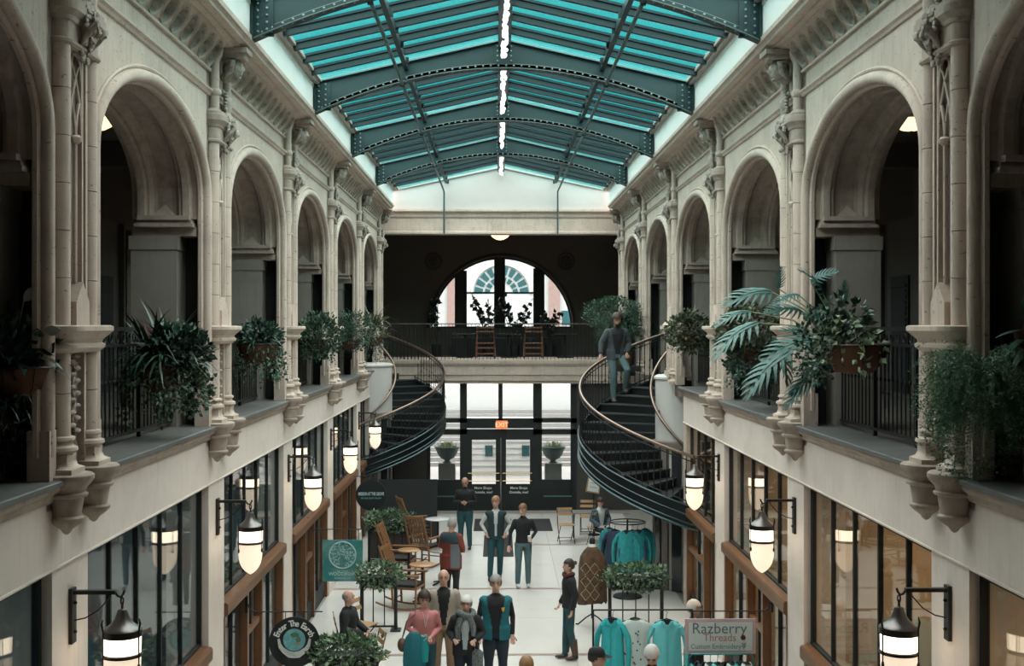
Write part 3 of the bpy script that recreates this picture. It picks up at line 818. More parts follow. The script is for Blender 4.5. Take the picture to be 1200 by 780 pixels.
for i, (x0, x1, g0, g1) in enumerate(((547, 586.9, 553, 581), (587.1, 625, 593, 621))):
    d = MB(); fill(d, x0, g0, 513, 602, .025); fill(d, g1, x1, 513, 602, .025); fill(d, g0, g1, 513, 515, .025); fill(d, g0, g1, 567, 602, .025)
    do = d.build('door_%d' % (i+1), BLACKM); tag(do, kind='structure')
    MB().box(rx(g0), rx(g1), YD+.02, YD+.03, rz(567), rz(515)).build('pane', GLASS_END, do)
    for py in (554, 563):
        mb = MB(); mb.tube([(rx(x0+2), YD-.05, rz(py)), (rx(x1-2), YD-.05, rz(py))], .012, 6)
        mb.cyl((rx(x0+2), YD-.05, rz(py)), (rx(x0+2), YD, rz(py)), .01, n=6); mb.cyl((rx(x1-2), YD-.05, rz(py)), (rx(x1-2), YD, rz(py)), .01, n=6)
        mb.build('push_bar', mat('brass', (.5, .33, .15), .3, .9), do)
# dark entrance side walls
mb = MB()
mb.box(-6.5, rx(500), YD, YD+.2, 0, 3.8); mb.box(rx(676), 6.8, YD, YD+.2, 0, 3.8)
o = mb.build('wall_entrance', DIM2); tag(o, kind='structure')
# behind the camera
o = MB().box(-7.5, 7.8, YK(K0)-.4, YK(K0)-.2, 0, 10).build('wall_back', STONE); tag(o, kind='structure')
o = MB().box(-7.4, -7.2, YK(K0)-.4, 40.6, -.2, 9).build('wall_outer_left', DIM2); tag(o, kind='structure')
o = MB().box(7.45, 7.65, YK(K0)-.4, 40.6, -.2, 9).build('wall_outer_right', DIM2); tag(o, kind='structure')
o = MB().box(-3.4, 3.65, YK(K0)-.4, YK(1)-.2, 9.0, 9.2).build('ceiling_near_blocker', WHITE); tag(o, kind='structure')  # unseen solid ceiling, added to keep skylight off the near walls
for s, nm in SIDES:
    o = side(MB().box(-.1, 4.2, YK(K0)-.4, 35.2, 8.9, 9.0), s).build('ceiling_roof_deck_'+nm, WHITE); tag(o, kind='structure')
# ------------------------------------------------------------------ skylight roof
HW = 3.09                                   # half width at the eaves
EZ, RZ = 9.42, 10.12                        # eave and ridge height of the glazing
def roofz(u): return RZ-(RZ-EZ)*abs(u)/HW
sky_t = empty('skylight', (0, 0, 0), 0, 'teal glazed skylight roof with close-set dark glazing bars over the whole hall', 'skylight')
NB = 6
panem = {}; barm = {}
th = math.atan2(RZ-EZ, HW)
Lr = math.hypot(HW, RZ-EZ)
sp = BAY/NB
for s in (-1, 1):
    mb = MB().box(.02, Lr, -sp/2+.03, sp/2-.03, -.006, .006)
    mb.xf(lambda p: (s*(p.x*math.cos(th)+p.z*math.sin(th)), p.y, -p.x*math.sin(th)+p.z*math.cos(th)), flip=s < 0)
    panem[s] = mb.mesh('glass_pane', GLASS_SKY)
    mb = MB().box(.04, Lr-.06, -.04, .04, -.11, .02); mb.box(.04, Lr-.06, -.065, .065, -.02, .0)
    mb.xf(lambda p: (s*(p.x*math.cos(th)+p.z*math.sin(th)), p.y, -p.x*math.sin(th)+p.z*math.cos(th)), flip=s < 0)
    barm[s] = mb.mesh('glazing_bar', STEEL_D)
for k in range(1, K1+1):
    for i in range(NB if k < K1 else 1):
        y = YK(k)+sp*(i+.5)
        for s in (-1, 1):
            link('glass_pane', panem[s], sky_t, (CX, y, RZ))
            if i: link('glazing_bar', barm[s], sky_t, (CX, YK(k)+sp*i, RZ))
ya, yb = YK(1)-.2, YEND+.4
MB().box(CX-.10, CX+.10, ya, yb, RZ-.20, RZ+.02).build('ridge_beam', STEEL_D, sky_t)
for s in (-1, 1):
    mb = MB().box(-.11, .0, ya, yb, EZ-.07, EZ+.03); mb.box(-.15, -.10, ya, yb, EZ-.03, EZ+.01)
    mb.xf(lambda p: (CX+s*(p.x+HW+.03), p.y, p.z), flip=s < 0)
    mb.build('eave_frame', mat('weathered_eave_frame', (.34, .30, .26), .7, var=.4), sky_t)
    MB().box(CX+s*1.60-.035, CX+s*1.60+.035, ya, yb, roofz(1.6)-.17, roofz(1.6)-.05).build('purlin', STEEL_D, sky_t)
    mb = MB()
    for k in range(1, K1+1):
        for dy in (-.5, .5, 1.6, 2.5, 3.4):
            mb.obox((CX+s*1.55, YK(k)+dy, roofz(1.6)-.12), (.06, .04, .10))
    mb.build('purlin_cleats', TEAL_STEEL, sky_t)['kind'] = 'stuff'

# riveted arched girders
def girder():
    def zb(u): return 8.88+.74*(1-(abs(u)/HW)**1.9)
    n = 28; us = [-HW+2*HW*i/n for i in range(n+1)]
    web = MB()
    poly = [(u, zb(u)) for u in us]+[(u, roofz(u)-.03) for u in reversed(us)]
    for y in (-.012, .012):
        for i in range(n):
            a, b = us[i], us[i+1]
            web.add([(a, y, zb(a)), (b, y, zb(b)), (b, y, roofz(b)-.03), (a, y, roofz(a)-.03)], [(0, 1, 2, 3)])
    for u in (-HW, HW): web.box(u-.01, u+.01, -.05, .05, zb(u), roofz(u)-.03)
    fl_ = MB()
    rings = []
    for u in us:
        z = zb(u); rings.append([(u, -.085, z-.015), (u, .085, z-.015), (u, .085, z), (u, .012, z+.005), (u, .012, z+.075), (u, -.012, z+.075), (u, -.012, z+.005), (u, -.085, z)])
    fl_.loft(rings, smooth=False)
    # angle on the web face with its edge highlight painted pale
    tf = MB()
    for i in range(n):
        a, b = us[i], us[i+1]
        tf.add([(a, -.086, zb(a)+.004), (b, -.086, zb(b)+.004), (b, -.086, zb(b)-.006), (a, -.086, zb(a)-.006)], [(0, 1, 2, 3)])
        tf.add([(a, -.0135, zb(a)+.07), (b, -.0135, zb(b)+.07), (b, -.0135, zb(b)+.08), (a, -.0135, zb(a)+.08)], [(0, 1, 2, 3)])
    for s in (-1, 1):
        for yy in (-1, 1):
            tf.add([(s*0, yy*.012, RZ-.03), (s*HW, yy*.012, EZ-.03), (s*HW, yy*.075, EZ-.03), (s*0, yy*.075, RZ-.03)], [(0, 1, 2, 3)])
            tf.add([(s*0, yy*.075, RZ-.03), (s*HW, yy*.075, EZ-.03), (s*HW, yy*.075, EZ-.05), (s*0, yy*.075, RZ-.05)], [(0, 1, 2, 3)])
    rv = MB()
    u = -HW+.12
    while u < HW-.1:
        for yy, zz in ((-.022, .045),):
            rv.ell((u, yy, zb(u)+zz), (.018, .014, .018), 6, 4)
        rv.ell((u, -.06, zb(u)-.018), (.014, .014, .01), 6, 3)
        u += .125
    ep = MB(); eps = []
    for s in (-1, 1):
        a, b = sorted((s*(HW-.26), s*HW))
        e_ = MB().box(a, b, -.03, .03, 8.93, 9.38); e_.box(min(s*(HW-.02), s*HW), max(s*(HW-.02), s*HW), -.1, .1, 8.88, 9.4); eps.append(e_.mesh('gusset_plate', TEAL_STEEL))
        for i in range(5):
            for j in range(2):
                rv.ell((s*(HW-.07-.11*j), -.035, 8.98+.085*i+.03*j), (.017, .014, .017), 6, 4)
    ep.box(-.16, .16, -.03, -.012, zb(0)+.06, RZ-.06)
    for i in range(4):
        for sg in (-1, 1): rv.ell((sg*.11, -.035, zb(0)+.12+.08*i), (.016, .013, .016), 6, 4)
    return web.mesh('web_plate', TEAL_STEEL), fl_.mesh('bottom_flange', TEAL_STEEL), tf.mesh('edge_highlights', mat('teal_edge_highlight', (.16, .21, .20), .5, .1)), rv.mesh('rivets', mat('rivet_teal', (.22, .34, .34), .4, .1)), ep.mesh('gusset_plate', TEAL_STEEL), *eps
gm = girder()
gl_names = {1: 'above the top of the frame', 2: 'cut by the frame top', 3: 'second in view', 4: 'third in view', 5: 'farthest, before the white gable'}
for k in range(1, 6):
    g = empty('roof_girder', (CX, YK(k), 0), 0, 'riveted teal arched girder under the skylight, '+gl_names[k], 'girder', 'arched roof girders')
    for nm_, me in zip(('web_plate', 'bottom_flange', 'edge_highlights', 'rivets', 'gusset_plate', 'gusset_plate', 'gusset_plate'), gm):
        o = link(nm_, me, g)
        if nm_ == 'rivets': o['kind'] = 'stuff'
# pipes under the girders with their droppers at the end
for s, px in ((-1, 520), (1, 653)):
    x = CX+s*1.66; ze = 9.36
    mb = MB(); pts = [(x, YK(1)-.2, ze), (x, YG-.1, ze)]
    mb.tube(pts, .028, 8)
    pipe = mb.build('sprinkler_pipe', mat('green_grey_pipe', (.05, .10, .10), .45, .3)); tag(pipe, 'thin grey-green pipe running under the girders on the %s, turning down at the white gable' % ('left' if s < 0 else 'right'), 'pipe')
    mb = MB().cyl((x, YG-.1, ze), (x, YG-.1, 8.12), .025, n=8).build('dropper', MATS['green_grey_pipe'], pipe)
    mb = MB()
    for k in range(1, 6):
        mb.box(x-.035, x+.035, YK(k)-.03, YK(k)+.03, ze-.04, ze+.12)
    mb.build('clamps', STEEL_D, pipe)['kind'] = 'stuff'
# ragged white garland made to glow for sky seen through the ridge gap
mb = MB(); q = random.Random(11); RIDGE_GLOW = mat('ridge_sky_glow', (.9, .9, .88), .5, emit=(1, 1, .98), es=1.1)
y = 8.0
while y < YEND:
    x = CX+q.uniform(-.035, .035); z = RZ-.30+q.uniform(-.05, .03)
    mb.ell((x, y, z), (.028, .045, .03+q.random()*.03), 6, 4); y += .075
g = mb.build('glow_beads', RIDGE_GLOW); g['kind'] = 'stuff'
gt = empty('ridge_glow_string', (0, 0, 0), 0, 'ragged white glowing string added along the skylight ridge for sky through its gap', 'garland')
g.parent = gt
MB().tube([(CX, 8.0+i*.5, RZ-.26+.02*math.sin(i)) for i in range(54)], .012, 5).build('cable', BLACK, gt)

# ------------------------------------------------------------------ wall lanterns
def opal():
    m = bpy.data.materials.new('opal_glass_lit'); m.use_nodes = True
    nt = m.node_tree; b = nt.nodes['Principled BSDF']
    b.inputs['Base Color'].default_value = (.8, .72, .6, 1); b.inputs['Roughness'].default_value = .3
    b.inputs['Emission Color'].default_value = (1, .80, .60, 1); b.inputs['Emission Strength'].default_value = .85
    return m
OPAL = opal()
OPALB = mat('opal_glass_bright', (.9, .8, .65), .3, emit=(1, .82, .60), es=4.0)
LIRON = mat('lantern_bronze', (.05, .045, .042), .32, metal=.8)
LCAP = mat('lantern_cap', (.16, .15, .145), .35, metal=.9)
def lantern(s):
    """local origin on the wall face at bracket top height; -d is towards the hall"""
    root = empty('wall_lantern')
    P = lambda mb: slocal(mb, s)
    mb = MB(); mb.box(-.03, 0, -.05, .05, -.42, .02)
    for z in (-.10, -.33): mb.ell((-.035, 0, z), (.02, .015, .015), 8, 5)
    P(mb).build('wall_plate', LIRON, root)
    P(MB().box(-.36, -.01, -.025, .025, -.03, 0)).build('arm', LIRON, root)
    mb = MB().tube([(-.03, 0, -.24), (-.12, 0, -.22), (-.22, 0, -.16), (-.30, 0, -.07), (-.33, 0, -.02)], .006, 6)
    P(mb).build('cable', BLACK, root)
    cx_ = -.41
    mb = MB()
    mb.tube([(-.35, 0, -.01), (-.375, 0, -.045), (-.40, 0, -.055), (-.42, 0, -.03), (-.43, 0, .0)], .011, 6)
    mb.tube([(cx_+.012*math.cos(a), 0, -.085+.03*math.sin(a)) for a in [2*PI*i/10 for i in range(10)]], .007, 5, closed=True)
    mb.tube([(cx_, .012*math.cos(a), -.125+.03*math.sin(a)) for a in [2*PI*i/10 for i in range(10)]], .007, 5, closed=True)
    P(mb).build('hook_and_chain', LIRON, root)
    c = (cx_, 0, 0)
    P(MB().lathe([(.155, -.315), (.15, -.305), (.12, -.290), (.085, -.26), (.06, -.225), (.045, -.185), (.035, -.155), (.012, -.145)], 24, c)).build('cap', LCAP, root)
    P(MB().lathe([(.152, -.365), (.158, -.365), (.158, -.312), (.13, -.312)], 24, c, cap=False)).build('rim', LIRON, root)
    P(MB().lathe([(.145, -.50), (.148, -.365)], 24, c, cap=False)).build('upper_glass', OPALB, root)
    P(MB().lathe([(.145, -.525), (.158, -.525), (.160, -.50), (.147, -.495)], 24, c, cap=False)).build('band', LIRON, root)
    P(MB().lathe([(.003, -.90), (.03, -.886), (.068, -.855), (.100, -.815), (.122, -.77), (.137, -.71), (.144, -.62), (.146, -.522)], 24, c, cap=False)).build('lower_glass', OPAL, root)
    for a in (R(80), R(200), R(320)):
        x, y = cx_+.158*math.cos(a), .158*math.sin(a)
        mb = MB().tube([(x, y, -.58), (x, y, -.31), (x+.012*math.cos(a), y+.012*math.sin(a), -.25), (x, y, -.21)], [.006, .008, .010, .004], 6)
        mb.ell((x, y, -.60), (.014, .014, .03), 6, 4)
        P(mb).build('strap', LIRON, root)
    return root
LG = 'wall lanterns on the ground floor piers'
ordn = ['nearest', 'second nearest', 'third', 'fourth', 'farthest']
for s, nm in SIDES:
    proto = lantern(s)
    ks = range(1, 6) if s < 0 else range(1, 4)
    for n_, k in enumerate(ks):
        o = proto if k == 1 else copy_tree(proto)
        o.location = (XD(s, 0), YK(k), 3.30)
        desc = {(-1, 1): 'nearest on the left, cut by the frame bottom', (-1, 2): 'second on the left wall', (-1, 3): 'third on the left wall',
                (-1, 4): 'fourth on the left wall', (-1, 5): 'smallest, beside the left spiral stair', (1, 1): 'nearest on the right, cut by the frame bottom',
                (1, 2): 'second on the right wall', (1, 3): 'beside the right spiral stair'}[(s, k)]
        tag(o, 'lit opal bullet lantern on a bracket, '+desc, 'lantern', LG)

# bowl lamps of the upper galleries
BOWL = mat('alabaster_bowl', (.9, .75, .55), .4, emit=(1, .66, .36), es=2.2)
def bowl(r, top):
    root = empty('bowl_lamp')
    MB().lathe([(.02, -r*.62), (r*.35, -r*.56), (r*.7, -r*.36), (r*.92, -r*.1), (r, 0)], 24, cap=False).build('glass_bowl', BOWL, root)
    MB().lathe([(r, -.005), (r+.02, 0), (r+.02, .02), (r, .02)], 24, cap=False).build('rim', LIRON, root)
    mb = MB(); k_ = min(.38, top*.75)
    for i in range(3):
        a = 2*PI*i/3; mb.cyl((r*math.cos(a), r*math.sin(a), .01), (.02*math.cos(a), .02*math.sin(a), k_), .006, n=5)
    mb.cyl((0, 0, k_-.02), (0, 0, top), .012, n=6); mb.ell((0, 0, -r*.64), (.03, .03, .02), 8, 5)
    mb.build('suspension', LIRON, root)
    return root
spots = [(-1, 1.62, 15.0, 8.06, .34, 'through the first full arch on the left'), (-1, 1.95, 25.0, 8.05, .30, 'through the second full arch on the left'),
         (1, 1.58, 15.0, 8.09, .36, 'large, through the first full arch on the right'), (1, 2.0, 24.6, 8.06, .30, 'small, through the second arch on the right'),
         (-1, 2.35, 22.2, 6.95, .12, 'tiny and low, through the first full arch on the left')]
for i, (s, d, y, z, r, t) in enumerate(spots):
    o = bowl(r, 8.40-z); o.location = (XD(s, d), y, z); tag(o, 'glowing alabaster bowl lamp, '+t, 'lamp', 'bowl lamps of the upper galleries')
c = at(586, 273.5, 36.6); o = bowl(.33, 8.5-c.z); o.location = (c.x, c.y, c.z); tag(o, 'glowing alabaster bowl lamp under the ceiling of the end gallery', 'lamp')

# ------------------------------------------------------------------ spiral stairs
TREAD = mat('stair_tread', (.008, .011, .012), .5); NOSE = mat('stair_nosing', (.05, .065, .07), .4)
STR = mat('stair_stringer', (.008, .013, .015), .3, metal=.2)
def stair(s, cx_, cy_, r2, r1, label):
    root = empty('spiral_stair', (cx_, cy_, 0), 0, label, 'staircase')
    def pt(phi, r, z): return (-s*r*math.sin(phi), r*math.cos(phi), z)
    def zt(phi): return 4.3-phi/PI*2.5
    dphi = PI/14.5
    n = 24
    for i in range(n):
        a0 = i*dphi; z = zt(a0)-.08
        mb = MB(); m_ = 4
        for q in range(m_):
            pa, pb_ = a0+dphi*q/m_, a0+dphi*(q+1)/m_
            vs = [pt(pa, r1, z-.04), pt(pa, r2, z-.04), pt(pb_, r2, z-.04), pt(pb_, r1, z-.04), pt(pa, r1, z), pt(pa, r2, z), pt(pb_, r2, z), pt(pb_, r1, z)]
            mb.add(vs, [(0, 3, 2, 1), (4, 5, 6, 7), (0, 1, 5, 4), (2, 3, 7, 6), (1, 2, 6, 5), (0, 4, 7, 3)])
        t = mb.build('tread', TREAD, root)
        mb = MB().bar(pt(a0+dphi, r1, z-.012), pt(a0+dphi, r2, z-.012), .045, .03)
        mb.build('nosing', NOSE, t)
        mb = MB(); vs = [pt(a0+dphi, r1, z-.17), pt(a0+dphi, r2, z-.17), pt(a0+dphi, r2, z-.03), pt(a0+dphi, r1, z-.03), ]
        vs += [pt(a0+dphi*.94, r1, z-.17), pt(a0+dphi*.94, r2, z-.17), pt(a0+dphi*.94, r2, z-.03), pt(a0+dphi*.94, r1, z-.03)]
        mb.add(vs, [(0, 1, 2, 3), (7, 6, 5, 4), (0, 4, 5, 1), (3, 2, 6, 7)]); mb.build('riser', TREAD, t)
    # outer stringer with three mouldings
    N_ = 110; end = n*dphi
    ph = [end*i/N_ for i in range(N_+1)]
    def ribbon(ra, rb, za, zb_, mb):
        rings = [[pt(p, ra, zt(p)+za), pt(p, rb, zt(p)+za), pt(p, rb, zt(p)+zb_), pt(p, ra, zt(p)+zb_)] for p in ph]
        return mb.loft(rings, smooth=False)
    ribbon(r2-.01, r2+.02, -.36, .06, MB()).build('stringer', STR, root)
    ribbon(r2-.30, r2+.0, -.36, -.33, MB()).build('soffit_plate', STR, root)
    for za, rr_ in ((.06, .022), (-.12, .014), (-.28, .016), (-.37, .026)):
        MB().tube([pt(p, r2+.03, zt(p)+za) for p in ph], rr_, 6).build('stringer_moulding', mat('stringer_highlight', (.03, .06, .066), .3, .5), root)
    # underside of the flight
    mb = MB(); rings = [[pt(p, r1, zt(p)-.30), pt(p, r2, zt(p)-.30)] for p in ph]
    mb.loft(rings, cap=False, closed=False).build('underside', STR, root)
    # handrails
    hp = [-.12+ (end+.12)*i/N_ for i in range(N_+1)]
    MB().tube([pt(p, r2+.0, zt(max(p, 0))+1.02) for p in hp], .034, 8).build('outer_handrail', BRONZE, root)
    MB().tube([pt(p, r1+.09, zt(max(p, 0))+.95) for p in hp], .03, 8).build('inner_handrail', BRONZE, root)
    MB().tube([pt(p, r2+.0, zt(max(p, 0))+.92) for p in hp], .012, 6).build('upper_bar', BLACK, root)
    MB().tube([pt(p, r2+.0, zt(max(p, 0))+.14) for p in hp], .012, 6).build('lower_bar', BLACK, root)
    bm_ = MB().cyl((0, 0, 0), (0, 0, .98), .010, n=6); bm_.ell((0, 0, .5), (.018, .018, .04), 6, 4); bm_.ell((0, 0, .62), (.013, .013, .02), 6, 4)
    me = bm_.mesh('baluster', BLACK)
    sm = MB()
    sm.tube([(0, .0+.045*math.cos(a)*(1-a/14), .30+.045*math.sin(a)*(1-a/14)+a*.012) for a in [i*.5 for i in range(18)]], .007, 5)
    sme = sm.mesh('scroll', BLACK)
    for i in range(96):
        p = end*(i+.5)/96; x, y, z = pt(p, r2, zt(p)+.04)
        link('baluster', me, root, (x, y, z))
        if i % 3 == 1: link('scroll', sme, root, (x, y, z), (0, 0, -s*-p if s > 0 else -p))
    x, y, z = pt(-.08, r2, 4.3)
    MB().lathe([(.05, 4.2), (.05, 4.3), (.03, 4.36), (.03, 5.1), (.045, 5.2), (.03, 5.3), (.05, 5.4), (.0, 5.46)], 12, (x, y, 0)).build('newel_post', BLACK, root)
    for i in range(3):
        a = .45+.75*i
        x, y, z = pt(a, r1+.03, zt(a)+.93); MB().bar(pt(a, r1-.02, zt(a)+.9), pt(a, r1+.09, zt(a)+.94), .02, .02).build('rail_bracket', BLACK, root)
    return root
stair(1, *STAIR[1], 'black iron spiral stair on the right with bronze handrail, man walking down it')
stair(-1, *STAIR[-1], 'black iron spiral stair on the left, empty, with bronze handrail')

# gallery front railing
gr = empty('gallery_railing', (0, YG+.12, 4.44), 0, 'thin black iron railing across the front of the end gallery', 'railing')
xa, xb = -1.9, 2.4
MB().box(-3.4, 3.6, -.02, .02, 1.04, 1.07).build('top_rail', mat('grey_top_rail', (.12, .12, .11), .4, .5), gr)
MB().box(-3.4, 3.6, -.012, .012, .08, .1).build('bottom_rail', BLACK, gr)
me = MB().cyl((0, 0, 0), (0, 0, 1.05), .008, n=5).mesh('baluster', BLACK)
for i in range(64): link('baluster', me, gr, (-3.4+7.0*i/63, 0, 0))

# exit sign on the entrance frame
c = at(588, 497.5, YD-.06)
ex = empty('exit_sign', c, 0, 'orange lit EXIT sign above the double doors', 'sign')
def text_mesh(txt, size, m, depth=.002, align='CENTER', xs=1.0, bold=0):
    cu = bpy.data.curves.new('lettering', 'FONT'); cu.body = txt; cu.size = size; cu.align_x = align; cu.align_y = 'CENTER'; cu.extrude = depth
    cu.resolution_u = 3; cu.offset = bold
    ob = bpy.data.objects.new('lettering', cu); col.objects.link(ob)
    dg = bpy.context.evaluated_depsgraph_get(); dg.update()
    me = bpy.data.meshes.new_from_object(ob.evaluated_get(dg))
    bpy.data.objects.remove(ob); me.materials.clear(); me.materials.append(m)
    # stand upright facing -y
    me.transform(Matrix.Rotation(R(90), 4, 'X') @ Matrix.Diagonal((xs, 1, 1, 1)))
    return me
MB().box(-.17, .17, -.03, .03, -.12, .12).build('sign_box', mat('orange_sign_lit', (.8, .25, .08), .5, emit=(1, .25, .06), es=.55), ex)
link('lettering', text_mesh('EXIT', .19, mat('sign_cream', (.9, .75, .6), .5, emit=(1, .8, .6), es=.5)), ex, (0, -.034, 0))

# door lettering
LETW = mat('white_lettering', (.75, .78, .76), .5)
for px in (566, 608):
    for py, t in ((571.5, 'More Shops'), (576.5, 'Outside, too!')):
        c = at(px, py, YD-.01)
        o = link('lettering', text_mesh(t, .105, LETW, .001, bold=.001), None, c)
        par = [x for x in bpy.data.objects if x.name == ('door_1' if px < 590 else 'door_2')][0]
        o.parent = par

# ------------------------------------------------------------------ outside
PAVE = mat('outdoor_paving', (.24, .245, .24), .8, var=.2); OUTW = mat('white_building', (.46, .48, .48), .7, var=.1)
BRICK = mat('pink_brick', (.30, .21, .19), .8, var=.4, vscale=8); OTEAL = mat('blue_green_pane', (.03, .10, .11), .25)
o = MB().box(-30, 30, 35.5, 70, -.25, -.05).build('floor_outside', PAVE); tag(o, kind='structure')
YO = 52.0
fac = empty('building', (0, 0, 0), 0, 'white building across the street with a fanlight arch window seen through the glass', 'building')
MB().box(-14, 14, YO, YO+4, -.1, 11).build('wall', OUTW, fac)
for (a, b) in ((524, 534), (643, 656)):
    MB().box(at(a, 300, YO).x, at(b, 300, YO).x, YO-.15, YO, 5.2, 8.9).build('brick_pilaster', BRICK, fac)
c = at(587.5, 344, YO)
mb = MB()
for r_, w_, n_ in ((1.0, .36, 10), (.62, .22, 8)):
    for i in range(n_):
        a0 = PI*(i+.16)/n_; a1 = PI*(i+.84)/n_
        p = [(c.x+rr_*math.cos(a), c.z+rr_*math.sin(a)) for rr_, a in ((r_-w_/2, a0), (r_+w_/2, a0), (r_+w_/2, a1), (r_-w_/2, a1))]
        MB().prism(p, lambda u, v, a: (u, a, v), YO-.05, YO).build('fanlight_pane', OTEAL, fac)
mb = MB().tube([(c.x+1.28*math.cos(PI*i/20), YO-.05, c.z+1.28*math.sin(PI*i/20)) for i in range(21)], .05, 6).build('window_arch', mat('pale_trim', (.7, .7, .68), .7), fac)
for px, py in ((664, 372),):
    p = at(px, py, YO); MB().box(p.x-.19, p.x+.19, YO-.04, YO, p.z-.3, p.z+.3).build('window', OTEAL, fac)
# outdoor steps (horizontal lines seen through the transoms)
st = empty('outdoor_steps', (0, 0, 0), 0, 'wide pale stone steps outside beyond the entrance doors', 'steps')
for i in range(12):
    MB().box(-6, 6, 46.7+i*.4, 51.7, -.05+i*.16, .10+i*.16).build('step', PAVE, st)
hr = empty('outdoor_handrail', (0, 46.8, 0), 0, 'dark metal handrail slanting up the steps outside the right door', 'handrail')
a_, b_ = at(598, 518, 46.5), at(609, 559, 46.5)
MB().tube([(a_.x, 0, a_.z), (b_.x, 0, b_.z)], .03, 6).build('rail', BLACK, hr)
MB().tube([(b_.x, 0, b_.z), (b_.x, 0, 0)], .02, 6).build('post', BLACK, hr)
URN = mat('grey_teal_urn', (.13, .20, .20), .6, var=.3); PEDM = mat('pale_pedestal', (.34, .33, .31), .8)
for px, side_ in ((524, 'left'), (648, 'right')):
    b = at(px, 542, 38.5)
    u = empty('planter_urn', (b.x, b.y, b.z), 0, 'grey stone urn planter on a pedestal outside, %s of the entrance doors' % side_, 'urn', 'urns outside the entrance')
    MB().lathe([(.13, .0), (.15, .02), (.08, .06), (.10, .1), (.22, .16), (.31, .28), (.36, .42), (.40, .48), (.41, .52), (.36, .52), (.33, .46)], 20).build('bowl', URN, u)
    MB().box(-.27, .27, -.27, .27, -b.z-.06, -.002).build('pedestal', PEDM, u)
    q = random.Random(px); mb = MB()
    for i in range(60):
        a = q.uniform(0, 2*PI); r_ = q.uniform(0, .33); h = q.uniform(.06, .2)
        mb.bar((r_*math.cos(a), r_*math.sin(a), .48), (r_*1.1*math.cos(a), r_*1.1*math.sin(a), .5+h), .03, .006)
    mb.build('flowers', mat('pale_outdoor_plants', (.45, .5, .3), .8), u)['kind'] = 'stuff'

kk = empty('kiosk', (0, 44, 0), 0, 'low white boarded kiosk with two teal windows outside behind the double doors', 'kiosk')
MB().box(-1.15, 1.55, 0, 1.2, -.05, 2.0).build('wall', mat('white_kiosk_paint', (.8, .82, .81), .7), kk)
for i in range(9): MB().box(-1.15, 1.55, -.02, 0, .05+.22*i, .07+.22*i).build('board_edge', mat('shadow_gap_paint', (.3, .38, .38), .7), kk)
for px in (573, 616):
    p = at(px, 528, 44); MB().box(p.x-.14, p.x+.14, -.04, 0, p.z-.2, p.z+.2).build('window', OTEAL, kk)
# ------------------------------------------------------------------ plants
LEAF_D = mat('dark_leaf', (.022, .060, .040), .36, island=.6)
LEAF_M = mat('mid_leaf', (.045, .10, .058), .4, island=.6)
LEAF_DRY = mat('dusty_leaf', (.085, .10, .055), .5, island=.6)
LEAF_PH = mat('philodendron_leaf', (.085, .19, .17), .42, var=.8, vscale=7, c2=(.035, .095, .08), spec=.35)
LEAF_VAR = mat('variegated_leaf', (.05, .12, .065), .35, island=.7, var=1, vscale=22, c2=(.30, .38, .24))
STEM = mat('plant_stem', (.10, .13, .06), .6)
COIR = mat('coir_basket', (.12, .055, .028), .95, var=.6, vscale=20, bump=.5)
SOIL = mat('dark_soil', (.02, .015, .012), .95)

def blade(mb, c, az, el, L, w, droop, seg=5, m=0):
    d = Vector((math.cos(az)*math.cos(el), math.sin(az)*math.cos(el), math.sin(el)))
    sd_ = Vector((-math.sin(az), math.cos(az), 0)); p = Vector(c); vs = []
    for i in range(seg+1):
        t = i/seg; ww = w*(.35+1.3*t*(1-t)*2)*(1-t**4)+.0008
        vs += [p-sd_*ww, p+sd_*ww]; p = p+d*(L/seg); d = (d+Vector((0, 0, -droop/seg))).normalized()
    mb.add(vs, [(2*i, 2*i+1, 2*i+3, 2*i+2) for i in range(seg)], m)

def leafq(mb, p, d, n, L, w, m=0):
    """small pointed leaf: a folded diamond"""
    d = d.normalized(); n = n.normalized(); sd_ = d.cross(n)
    if sd_.length < .01: sd_ = d.cross(Vector((.3, .2, 1)))
    sd_.normalize()
    vs = [p, p+d*L*.4+sd_*w, p+d*L, p+d*L*.4-sd_*w, p+d*L*.45-n*w*.35]
    mb.add(vs, [(0, 1, 4), (1, 2, 4), (2, 3, 4), (3, 0, 4)], m)

def rdir(q):
    z = q.uniform(-1, 1); a = q.uniform(0, 2*PI); r = math.sqrt(1-z*z)
    return Vector((r*math.cos(a), r*math.sin(a), z))

def ivy(mb, c, r, n, L, size, q, dens=26):
    for i in range(n):
        a = q.uniform(0, 2*PI); p = Vector(c)+Vector((math.cos(a)*r*q.uniform(.6, 1), math.sin(a)*r*q.uniform(.6, 1), q.uniform(-.05, .08)))
        out = Vector((math.cos(a), math.sin(a), 0)); l = L*q.uniform(.35, 1); k = max(3, int(dens*l))
        for j in range(k):
            t = j/k
            pp = p+out*(.12*math.sin(min(t*3, 1.5)))+Vector((.03*math.sin(7*t+i), .03*math.cos(5*t+i), -l*t))
            dd = (rdir(q)+out*.6+Vector((0, 0, -.5)))
            leafq(mb, pp, dd, rdir(q), size*q.uniform(.7, 1.2), size*.36)

def bush(mb, c, rad, n, size, q, m=0, up=.3):
    for i in range(n):
        d = rdir(q); f = q.uniform(.45, 1.0)**.6
        f *= 1+.22*noise.noise(d*2.3+Vector(c))
        p = Vector(c)+Vector((d.x*rad[0]*f, d.y*rad[1]*f, d.z*rad[2]*f))
        leafq(mb, p, d+rdir(q)*.7+Vector((0, 0, up)), rdir(q)+d*.5, size*q.uniform(.6, 1.3), size*.34, m)

